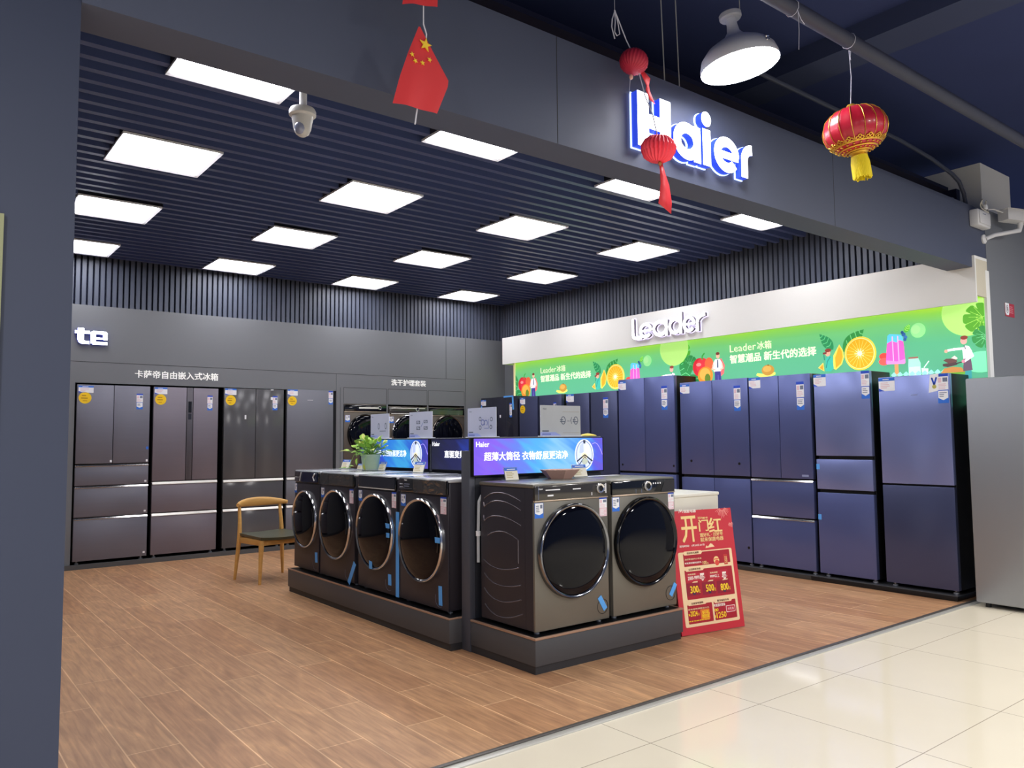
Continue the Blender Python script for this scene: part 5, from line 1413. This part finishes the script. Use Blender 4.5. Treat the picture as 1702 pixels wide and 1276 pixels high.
for (s_, x, y, w_, h_, m_) in [('保鹿电器', 62, 120, .115, .022, WH), ('2024', 196, 163, .04, .014, GOLD), ('暖冬', 240, 160, .055, .014, GOLD), ('置好礼 · 过好年', 222, 328, .215, .026, GOLD), ('就来保鹿电器', 228, 372, .215, .029, GOLD),
                    ('活动时间：1月20日-21日', 34, 438, .225, .014, WH), ('进店即送新年大礼包', 84, 550, .15, .011, CRM), ('转发朋友圈再送好礼', 86, 585, .15, .012, WH), ('100', 250, 575, .036, .022, GOLD), ('元', 290, 570, .014, .012, GOLD),
                    ('购物满额', 112, 682, .07, .010, CRM), ('2000-9999', 116, 724, .105, .024, WH), ('购物满额', 318, 656, .07, .010, CRM), ('9999以上', 320, 695, .085, .022, WH),
                    ('立减', 233, 686, .032, .011, DRED), ('200', 236, 711, .032, .015, DRED), ('立减', 441, 662, .032, .011, DRED), ('300', 444, 687, .032, .015, DRED),
                    ('300', 142, 838, .072, .046, YE), ('元', 217, 830, .014, .020, YE), ('500', 286, 818, .072, .046, YE), ('元', 362, 808, .014, .020, YE), ('800', 424, 804, .072, .046, YE), ('元', 500, 792, .014, .020, YE),
                    ('家电套购满额送大礼', 122, 990, .19, .010, CRM), ('¥', 128, 1040, .014, .016, YE), ('2024', 146, 1042, .062, .034, YE), ('元', 212, 1030, .014, .016, YE), ('好礼', 252, 1022, .066, .026, YE), ('领回家', 252, 1056, .066, .026, YE), ('更多惊喜等你来抽', 130, 1092, .185, .008, YE),
                    ('电视福利套装', 358, 954, .105, .020, WH), ('∞', 366, 994, .034, .018, YE), ('¥', 370, 1052, .011, .020, YE), ('1250', 388, 1052, .088, .038, YE)]:
    p = q_(x, y); tx.text(fr, s_, p[0], p[1], n3, m_, w=w_, h=h_, bold=.02)
tx.build('lettering', t); tx = MB()
# brush headline
p = q_(64, 375); tx.text(fr, '开', p[0], p[1]-.01, n3, GOLD, w=.135, h=.175, bold=.022); p = q_(215, 282); tx.text(fr, '门', p[0], p[1]+.004, n3, GOLD, w=.088, h=.080, bold=.022); p = q_(310, 282); tx.text(fr, '红', p[0], p[1]+.004, n3, GOLD, w=.120, h=.098, bold=.022)
# logo mark, fireworks, mountains, small pictures
p = q_(28, 120); b.stroke(fr, [(p[0]-.004, p[1]), (p[0]+.004, p[1]+.022), (p[0]+.012, p[1]+.004), (p[0]+.02, p[1]+.022), (p[0]+.028, p[1])], .005, 0, n1, WH)
rr_ = random.Random(5)
for (cx, cy_, R__, k) in ((430, 60, .065, 16), (515, 190, .03, 9)):
    c = q_(cx, cy_)
    for i in range(k):
        a = -.15-2.9*i/k; b.stroke(fr, [(c[0]+R__*.35*math.cos(a), c[1]+.02+R__*.35*math.sin(a)*.8), (c[0]+R__*math.cos(a)*rr_.uniform(.8, 1.05), min(PHt-.003, c[1]+.012+R__*math.sin(a)*rr_.uniform(.8, 1.15)))], .0022, 0, n1, ink('#f0a8a0'), cap=False)
p = q_(275, 425); b.prism(fr, [p, (p[0]+.012, p[1]+.018), (p[0]+.024, p[1]+.008), (p[0]+.05, p[1]+.03), (p[0]+.066, p[1]+.024), (p[0]+.085, p[1]+.004)], 0, n1, CRM)
for (x, y) in ((104, 745), (312, 712)): p = q_(x, y); b.rect(fr, p[0], p[0]+.175, p[1], p[1]+.058, n2, n3-.0003, ink('#b9253a'), .004)
for (x, y) in ((112, 868), (256, 850), (394, 832)):
    p = q_(x, y); b.rect(fr, p[0], p[0]+.118, p[1], p[1]+.085, n2, n3-.0003, ink('#8e1530'), .004)
    b.prism(fr, [(p[0]+.055, p[1]+.086), (p[0]+.07, p[1]+.094), (p[0]+.108, p[1]+.094), (p[0]+.104, p[1]+.086)], n2, n3, CRM)
    b.rect(fr, p[0]+.055, p[0]+.078, p[1]+.006, p[1]+.020, n3-.0003, n3, ink('#3a2f4a'))
for (x, y) in ((230, 728), (438, 706)): p = q_(x, y); b.prism(fr, [(p[0]+.022, p[1]), (p[0]+.048, p[1]+.024), (p[0]+.040, p[1]+.024), (p[0]+.040, p[1]+.054), (p[0]+.004, p[1]+.054), (p[0]+.004, p[1]+.024), (p[0]-.004, p[1]+.024)], n2, n3-.0001, WH)
p = q_(378, 528); b.disc(fr, p[0], p[1], .026, n2, n3-.0003, GOLD, 18); b.disc(fr, p[0]+.004, p[1]-.018, .02, n2, n3-.0002, ink('#d84a3e'), 14); b.stroke(fr, [(p[0]-.02, p[1]+.006), (p[0]+.022, p[1]+.010)], .006, n3-.0003, n3, ink('#d84a3e'))
p = q_(456, 565); b.rect(fr, p[0], p[0]+.034, p[1], p[1]+.07, n2, n3-.0005, ink('#c23a34')); tx.text(fr, '迎春', p[0]+.004, p[1]+.008, n3-.0004, GOLD, w=.026, h=.05)
p = q_(242, 1060); b.rect(fr, p[0], p[0]+.082, p[1]-.006, p[1]+.062, n2, n3-.0003, ink('#e07a2a'), .004)
p = q_(478, 998); b.rect(fr, p[0], p[0]+.084, p[1], p[1]+.045, n2, n3-.0003, ink('#f4dede'), .006); b.rect(fr, p[0]+.004, p[0]+.080, p[1]+.004, p[1]+.041, n3-.0003, n3, ink('#c23048'), .005); tx.text(fr, '大礼包', p[0]+.014, p[1]+.014, n3, ink('#f4dede'), w=.056, h=.018, bold=.01)
b.build('printed_panels', t); tx.build('headline', t)
# ------------------------------------------------------------------ hanging decorations
SATIN = mat('flag_red_cloth', '#d2383c', .55, noise=.04, nscale=(6, 6, 6)); STARY = mat('flag_star_yellow', '#f0c83a', .5); RIBW = mat('ribbon_white', '#d7d6e0', .5)
def star(b, fr, u, v, r, n0, n1, rot=0):
    pts = []
    for k in range(10):
        a = math.radians(90+rot+36*k); rr = r if k % 2 == 0 else r*.39; pts.append((u+rr*math.cos(a), v+rr*math.sin(a)))
    b.prism(fr, pts, n0, n1, STARY)
t = thing('flag_garland', 'string of small red flags with yellow stars hanging in front of the beam', 'flag', (1.54, 2.5, 2.5))
fr = Fr((0, 2.5, 0), (1, 0, 0), (0, 0, 1))
b = MB(); b.tube([(1.538, 2.503, 4.12), (1.538, 2.503, 2.93)], .0026, RIBW, 6); b.tube([(1.538, 2.503, 2.93), (1.552, 2.504, 2.895), (1.54, 2.506, 2.75), (1.512, 2.504, 2.60), (1.500, 2.503, 2.525)], .003, RIBW, 6); b.build('ribbon', t)
def flag(pts, pat):
    b = MB()
    # cloth grid between left and right outlines so that it bows gently
    Lf, Rt = pts
    nv, nu = 14, 12; g = []
    def samp(Q, s_):
        x = s_*(len(Q)-1); i = min(int(x), len(Q)-2); f_ = x-i
        return Vector((Q[i][0]*(1-f_)+Q[i+1][0]*f_, 0, Q[i][1]*(1-f_)+Q[i+1][1]*f_))
    for j in range(nv+1):
        a, c = samp(Lf, j/nv), samp(Rt, j/nv); row = []
        for i in range(nu+1):
            s_ = i/nu; p = a.lerp(c, s_); row.append(b.bm.verts.new((p.x, 2.5-.012*math.sin(PI*s_)*(j/nv)-.006*math.sin(2.5*PI*s_)*(j/nv), p.z)))
        g.append(row)
    for j in range(nv):
        for i in range(nu): b.face([g[j][i], g[j][i+1], g[j+1][i+1], g[j+1][i]], SATIN)
    o = b.build('flag', t, sharp=None)
    if pat:
        b = MB(); f2 = Fr((0, 2.4905, 0), (1, 0, 0), (0, 0, 1))
        star(b, f2, 1.540, 2.844, .028, -.003, .0006, -8)
        for (u, v, r_) in ((1.480, 2.787, 12), (1.494, 2.766, 30), (1.526, 2.767, 8), (1.557, 2.789, -14)): star(b, f2, u, v, .0105, -.001, .0026, r_)
        b.build('star', o)
flag(([(1.515, 2.912), (1.47, 2.80), (1.432, 2.69), (1.402, 2.580)], [(1.522, 2.912), (1.585, 2.82), (1.652, 2.727), (1.593, 2.587)]), True)
flag(([(1.515, 3.30), (1.472, 3.14), (1.455, 3.05), (1.443, 2.975)], [(1.53, 3.30), (1.57, 3.18), (1.60, 3.09), (1.596, 3.014)]), False)

t = thing('paper_flower_garland', 'red paper flower balls with ribbons hanging over the lit letters', 'garland', (2.82, 2.5, 2.45))
CREP = mat('crepe_dark_red', '#a8203a', .6); CREP2 = mat('crepe_coral', '#ff4a5e', .55); RIBR = mat('ribbon_red', '#e0343c', .5); STRG = mat('string_pale', '#c9cadb', .6)
c1, c2 = Vector((2.795, 2.58, 3.185)), Vector((2.812, 2.45, 2.708))
b = MB()
b.tube([(2.685, 2.60, 3.42), (2.70, 2.60, 3.40), (2.76, 2.595, 3.29), (2.785, 2.585, 3.24)], .003, STRG, 6)
b.tube([(2.69, 2.60, 3.42), (2.67, 2.60, 3.37), (2.665, 2.60, 3.33), (2.685, 2.60, 3.275)], .0032, STRG, 6); b.tube([(2.69, 2.60, 3.42), (2.69, 2.60, 3.36), (2.685, 2.60, 3.31), (2.70, 2.60, 3.295), (2.72, 2.60, 3.31), (2.71, 2.60, 3.36), (2.69, 2.60, 3.42)], .0028, STRG, 6)
b.tube([(2.688, 2.6, 3.42), (2.69, 2.60, 4.12)], .0012, STRG, 5)
b.tube([(2.82, 2.57, 3.13), (2.815, 2.53, 3.0), (2.80, 2.47, 2.88), (2.808, 2.45, 2.77)], .003, STRG, 6); b.tube([(2.79, 2.60, 3.12), (2.79, 2.61, 3.03)], .0014, STRG, 5); b.build('string', t)
b = MB(); mx = Matrix.Translation(c1) @ Matrix.Rotation(.35, 4, 'Y')
b.lathe([(0, -.052), (.03, -.050), (.058, -.035), (.07, -.008), (.066, .02), (.05, .042), (.025, .052), (0, .054)], CREP, 96, mx, wob=lambda a, h: 1+.035*math.cos(24*a)); b.build('paper_flower', t, sharp=60)
b = MB(); mx = Matrix.Translation(c2) @ Matrix.Rotation(.15, 4, 'X') @ Matrix.Scale(1.1, 4)
b.lathe([(0, -.050), (.03, -.056), (.056, -.040), (.070, -.012), (.072, .014), (.060, .036), (.042, .052), (.018, .048), (0, .040)], CREP2, 144, mx, wob=lambda a, h: 1+.075*math.cos(24*a+h*30)); b.build('paper_flower', t, sharp=60)
b = MB(); b.ellipsoid(Vector((2.795, 2.60, 3.115)), .010, .010, .014, mat('bead_peach', '#d9a596', .4), 14, 8); b.build('bead', t)
b = MB(); b.ellipsoid(Vector((2.815, 2.445, 2.637)), .010, .008, .012, mat('bead_brass', '#a06a3a', .4), 14, 8); b.build('bead', t)
def ribbon(pts, m):
    """pts: list of (left xyz, right xyz)"""
    b = MB(); vs = [(b.bm.verts.new(a), b.bm.verts.new(c)) for a, c in pts]
    for (a, c), (d, e) in zip(vs[:-1], vs[1:]): b.face([a, c, e, d], m)
    o = b.build('ribbon', t, sharp=None)
    s_ = o.modifiers.new('thick', 'SOLIDIFY'); s_.thickness = .0012
ribbon([((2.815, 2.57, 3.16), (2.825, 2.57, 3.165)), ((2.84, 2.565, 3.11), (2.90, 2.57, 3.125)), ((2.86, 2.56, 3.075), (2.895, 2.575, 3.09)), ((2.855, 2.56, 3.05), (2.89, 2.565, 3.055)), ((2.87, 2.55, 3.0), (2.92, 2.56, 2.995))], RIBR)
ribbon([((2.815, 2.45, 2.65), (2.835, 2.45, 2.655)), ((2.815, 2.445, 2.60), (2.855, 2.45, 2.605)), ((2.812, 2.44, 2.54), (2.885, 2.45, 2.545)), ((2.795, 2.435, 2.47), (2.895, 2.445, 2.46)), ((2.782, 2.43, 2.435), (2.888, 2.445, 2.405))], RIBR)

# red lantern on the pipe
t = thing('red_lantern', 'round red silk lantern with gold ribs and a yellow tassel hanging from the pipe', 'lantern', (3.70, 1.945, 2.6))
lc = Vector((3.694, 1.945, 2.852))
SILK = mat('lantern_red_silk', '#b81c34', .32, coat=.2, noise=.05, nscale=(4, 4, 30)); GOLDM = mat('lantern_gold', '#d8a93c', .3, .6); TASS = mat('tassel_yellow', '#ecd51e', .6)
tilt = Matrix.Translation(lc) @ Matrix.Rotation(math.radians(-7), 4, Vector((sy, cy, 0)))
prof = [(.040, .104), (.07, .100), (.105, .085), (.135, .055), (.150, .015), (.150, -.015), (.140, -.05), (.112, -.085), (.075, -.108), (.042, -.116)]
b = MB(); b.lathe(prof, SILK, 60, tilt, wob=lambda a, h: 1-.035*abs(math.sin(8*a))); b.build('body', t, sharp=60)
b = MB()
for k in range(16):
    a = PI*k/8
    b.tube([tilt @ Vector(((r+.001)*math.cos(a), (r+.001)*math.sin(a), h)) for r, h in prof[:-2]], .0018, GOLDM, 5)
b.build('gold_ribs', t)
b = MB()
for k in range(16):     # scalloped gold print round the underside
    a = 2*PI*(k+.5)/16
    mx = tilt @ Matrix.Rotation(a, 4, 'Z') @ Matrix.Translation((.117, 0, -.075)) @ Matrix.Rotation(math.radians(48), 4, 'Y')
    fr = Fr(mx @ Vector((0, 0, 0)), mx.to_3x3() @ Vector((0, 1, 0)), mx.to_3x3() @ Vector((0, 0, 1)))
    b.arc(fr, -.010, 0, .008, .004, 0, 360, .002, .006, GOLDM, 10); b.arc(fr, .010, 0, .008, .004, 0, 360, .002, .006, GOLDM, 10); b.arc(fr, 0, .010, .007, .004, -30, 210, .002, .006, GOLDM, 10)
for r, h in ((.112, -.086), (.088, -.103), (.058, -.1145)):
    b.lathe([(r+.001, h+.003), (r+.003, h), (r-.004, h-.004)], GOLDM, 48, tilt)
for k in range(20):
    a = 2*PI*k/20
    for r, h in ((.100, -.096), (.072, -.1105)): b.ellipsoid(tilt @ Vector((r*math.cos(a), r*math.sin(a), h)), .006, .006, .0035, GOLDM, 8, 5)
b.build('gold_band', t)
b = MB(); b.lathe([(0, .128), (.018, .127), (.024, .118), (.030, .112), (.045, .106), (.046, .098), (.03, .096)], GOLDM, 28, tilt); b.build('cap', t)
b = MB(); b.lathe([(.046, -.112), (.047, -.120), (.036, -.128), (.040, -.136), (.030, -.138)], GOLDM, 28, tilt); b.build('collar', t)
b = MB(); rnd = random.Random(2)
for k in range(46):
    a = 2*PI*k/46; r = .040; ln = rnd.uniform(.108, .122)
    b.tube([tilt @ Vector((r*math.cos(a)*q, r*math.sin(a)*q, z)) for q, z in ((.85, -.132), (1.02, -.17), (1.05, -.21), (1.0+rnd.uniform(-.05, .08), -.132-ln))], .0032, TASS, 5)
b.build('tassel', t)
b = MB(); b.tube([tilt @ Vector((0, 0, .126)), (3.68, 1.945, 3.12), (3.668, 1.945, 3.25)], .0018, STRG, 6)
b.tube([(3.668, 1.945, 3.25), (3.656, 1.93, 3.235), (3.66, 1.935, 3.21), (3.672, 1.94, 3.20)], .0014, STRG, 6)
b.tube([(3.668+.002*math.sin(k), 1.945+.038*math.cos(k*.62), 3.30+.038*math.sin(k*.62)) for k in range(12)], .0014, STRG, 6); b.build('string', t)
b = MB(); b.tube([(3.16+.002*k, 1.945+.038*math.cos(k*.62+.4), 3.30+.038*math.sin(k*.62+.4)) for k in range(11)], .0014, STRG, 6)
b.tube([(3.165, 1.91, 3.265), (3.18, 1.905, 3.23), (3.215, 1.91, 3.222)], .0014, STRG, 6); b.tube([(3.165, 1.91, 3.27), (3.168, 1.91, 3.18), (3.16, 1.91, 3.085)], .0014, STRG, 6)
tag(b.build('loose_string', loc=(3.165, 1.92, 3.2)), 'loose white string tied round the pipe left of the red lantern', 'string')

# ------------------------------------------------------------------ cameras on the wall and ceiling
CW = mat('camera_white', '#cfcfd3', .4); CL = mat('camera_lens', '#8f97b8', .1, coat=.6)
t = thing('dome_camera', 'white dome camera on a short pole hanging from the slatted ceiling', 'camera', (1.600, 3.80, ZC))
mx = Matrix.Translation((1.600, 3.80, 3.033))
b = MB(); b.tube([(1.603, 3.80, 3.06), (1.603, 3.80, ZC+.003)], .019, CW, 16); b.build('pole', t)
b = MB(); b.lathe([(0, .034), (.03, .034), (.062, .024), (.069, .010), (.069, -.010), (.062, -.016), (.055, -.018), (0, -.018)], CW, 40, mx); b.build('mount_ring', t)
b = MB(); b.lathe([(.056, -.016), (.053, -.035), (.048, -.06), (.044, -.085), (.034, -.108), (.018, -.120), (0, -.123)], CW, 40, mx); b.build('shell', t)
b = MB(); dv = Vector((-.75, -.62, -.25)).normalized(); b.ellipsoid(Vector((1.600, 3.80, 2.957))+dv*.022, .031, .031, .036, CL, 20, 12); b.build('lens_window', t)
JX = .014
t = thing('junction_box', 'white junction box with coiled cable on the beam beside the bullet camera', 'junction box', (7.05, 2.70, 3.1))
b = MB(); b.box(6.965, 7.215, 2.648, 2.7195, 3.066, 3.205, CW, .012); b.build('box', t)
b = MB(); b.box(6.985, 7.195, 2.640, 2.648, 3.085, 3.188, CW, .006); f = Fr((0, 2.640, 0), (1, 0, 0), (0, 0, 1)); bars(b, f, 7.04, 7.13, 3.16, 3.175, 1, 0, M_PRINT, 3); b.build('lid', t)
b = MB()
b.tube([(7.06+.045*math.cos(a)+.012*a, 2.655+.012*math.sin(2*a), 3.215+.055*abs(math.sin(a/2+.3))+.03*math.sin(a)) for a in [i*.35 for i in range(26)]], .005, mat('cable_pale', '#bdb9b0', .5), 6)
b.build('cable', t)
b = MB(); b.box(7.12, 7.155, 2.64, 2.665, 3.225, 3.262, M_PAPER, .004); b.build('plug', t)
t = thing('bullet_camera', 'white bullet camera on a wall arm at the right edge above the pillar', 'camera', (7.24, 2.71, 3.0))
b = MB(); b.lathe([(0, .0), (.040, .0), (.040, .012), (.025, .022), (0, .022)], CW, 24, Matrix.Translation((7.225, 2.718, 2.995)) @ Matrix.Rotation(PI/2, 4, 'X')); b.build('base', t)
b = MB(); b.tube([(7.225, 2.70, 2.995), (7.30, 2.66, 3.03), (7.50, 2.59, 3.075), (7.585, 2.565, 3.095), (7.60, 2.56, 3.14), (7.60, 2.56, 3.17)], [.018, .018, .017, .02, .022, .018], CW, 12); b.build('arm', t)
axis = Vector((.93, -.36, -.03)).normalized(); up_ = Vector((0, 0, 1)); sd = up_.cross(axis).normalized(); u2 = axis.cross(sd)
def cbx(b, a0, a1, s0, s1, z0_, z1_, m, o=Vector((7.42, 2.625, 3.225))):
    vs = [b.bm.verts.new(o+axis*a+sd*s_+u2*z_) for z_ in (z0_, z1_) for s_ in (s0, s1) for a in (a0, a1)]
    for q in ((0, 2, 3, 1), (4, 5, 7, 6), (0, 1, 5, 4), (2, 6, 7, 3), (0, 4, 6, 2), (1, 3, 7, 5)): b.face([vs[i] for i in q], m, False)
b = MB(); cbx(b, 0, .34, -.05, .05, -.055, .035, CW); b.build('housing', t)
b = MB(); cbx(b, -.01, .46, -.058, .058, .036, .044, CW); b.build('sun_shield', t)
b = MB(); cbx(b, .34, .40, -.047, .047, -.052, .033, M_BLACK); b.build('lens_window', t)
b = MB(); b.tube([Vector((7.42, 2.625, 3.24)), Vector((7.32, 2.66, 3.26)), Vector((7.2, 2.68, 3.24))], .007, CW, 8); b.build('cable', t)

# fire notice on the pillar
t = thing('fire_notice', 'small red and white fire notice plate on the grey pillar', 'sign', (7.7, 2.716, 2.44))
fr = Fr((7.612, 2.718, 2.372), (1, 0, 0), (0, 0, 1)); FR = mat('notice_red', '#b23040', .5)
b = MB(); b.rect(fr, 0, .200, 0, .118, 0, .003, FR); b.build('plate', t)
b = MB(); b.prism(fr, [(0, .118), (.085, .118), (.085, .04), (.07, .012), (.02, .012), (0, .03)], .003, .0036, M_PAPER); b.arc(fr, .044, .066, .022, .007, 0, 360, .0036, .0042, mat('notice_grey', '#8a7f85', .5), 18, .032); b.rect(fr, .035, .053, .05, .085, .0036, .0042, mat('notice_grey', '#8a7f85', .5))
bars(b, fr, .10, .19, .03, .10, 4, .003, mat('notice_pale', '#d88a92', .5), 3); b.build('printing', t)

# edge of a framed notice on the column
t = thing('framed_notice', 'pale framed notice on the dark column, only its right edge in the picture', 'frame', (0.0, 2.722, 1.5))
fr = Fr((-.22, 2.7295, 1.30), (1, 0, 0), (0, 0, 1)); fm = mat('frame_olive', '#868968', .4, .2)
b = MB()
for (u0, u1, v0, v1) in ((0, .444, 0, .012), (0, .444, .70, .712), (0, .012, .012, .70), (.432, .444, .012, .70)): b.rect(fr, u0, u1, v0, v1, 0, .012, fm)
b.build('frame', t)
b = MB(); b.rect(fr, .012, .432, .012, .70, 0, .005, mat('notice_sheet', '#8f9a7c', .5)); b.build('sheet', t)
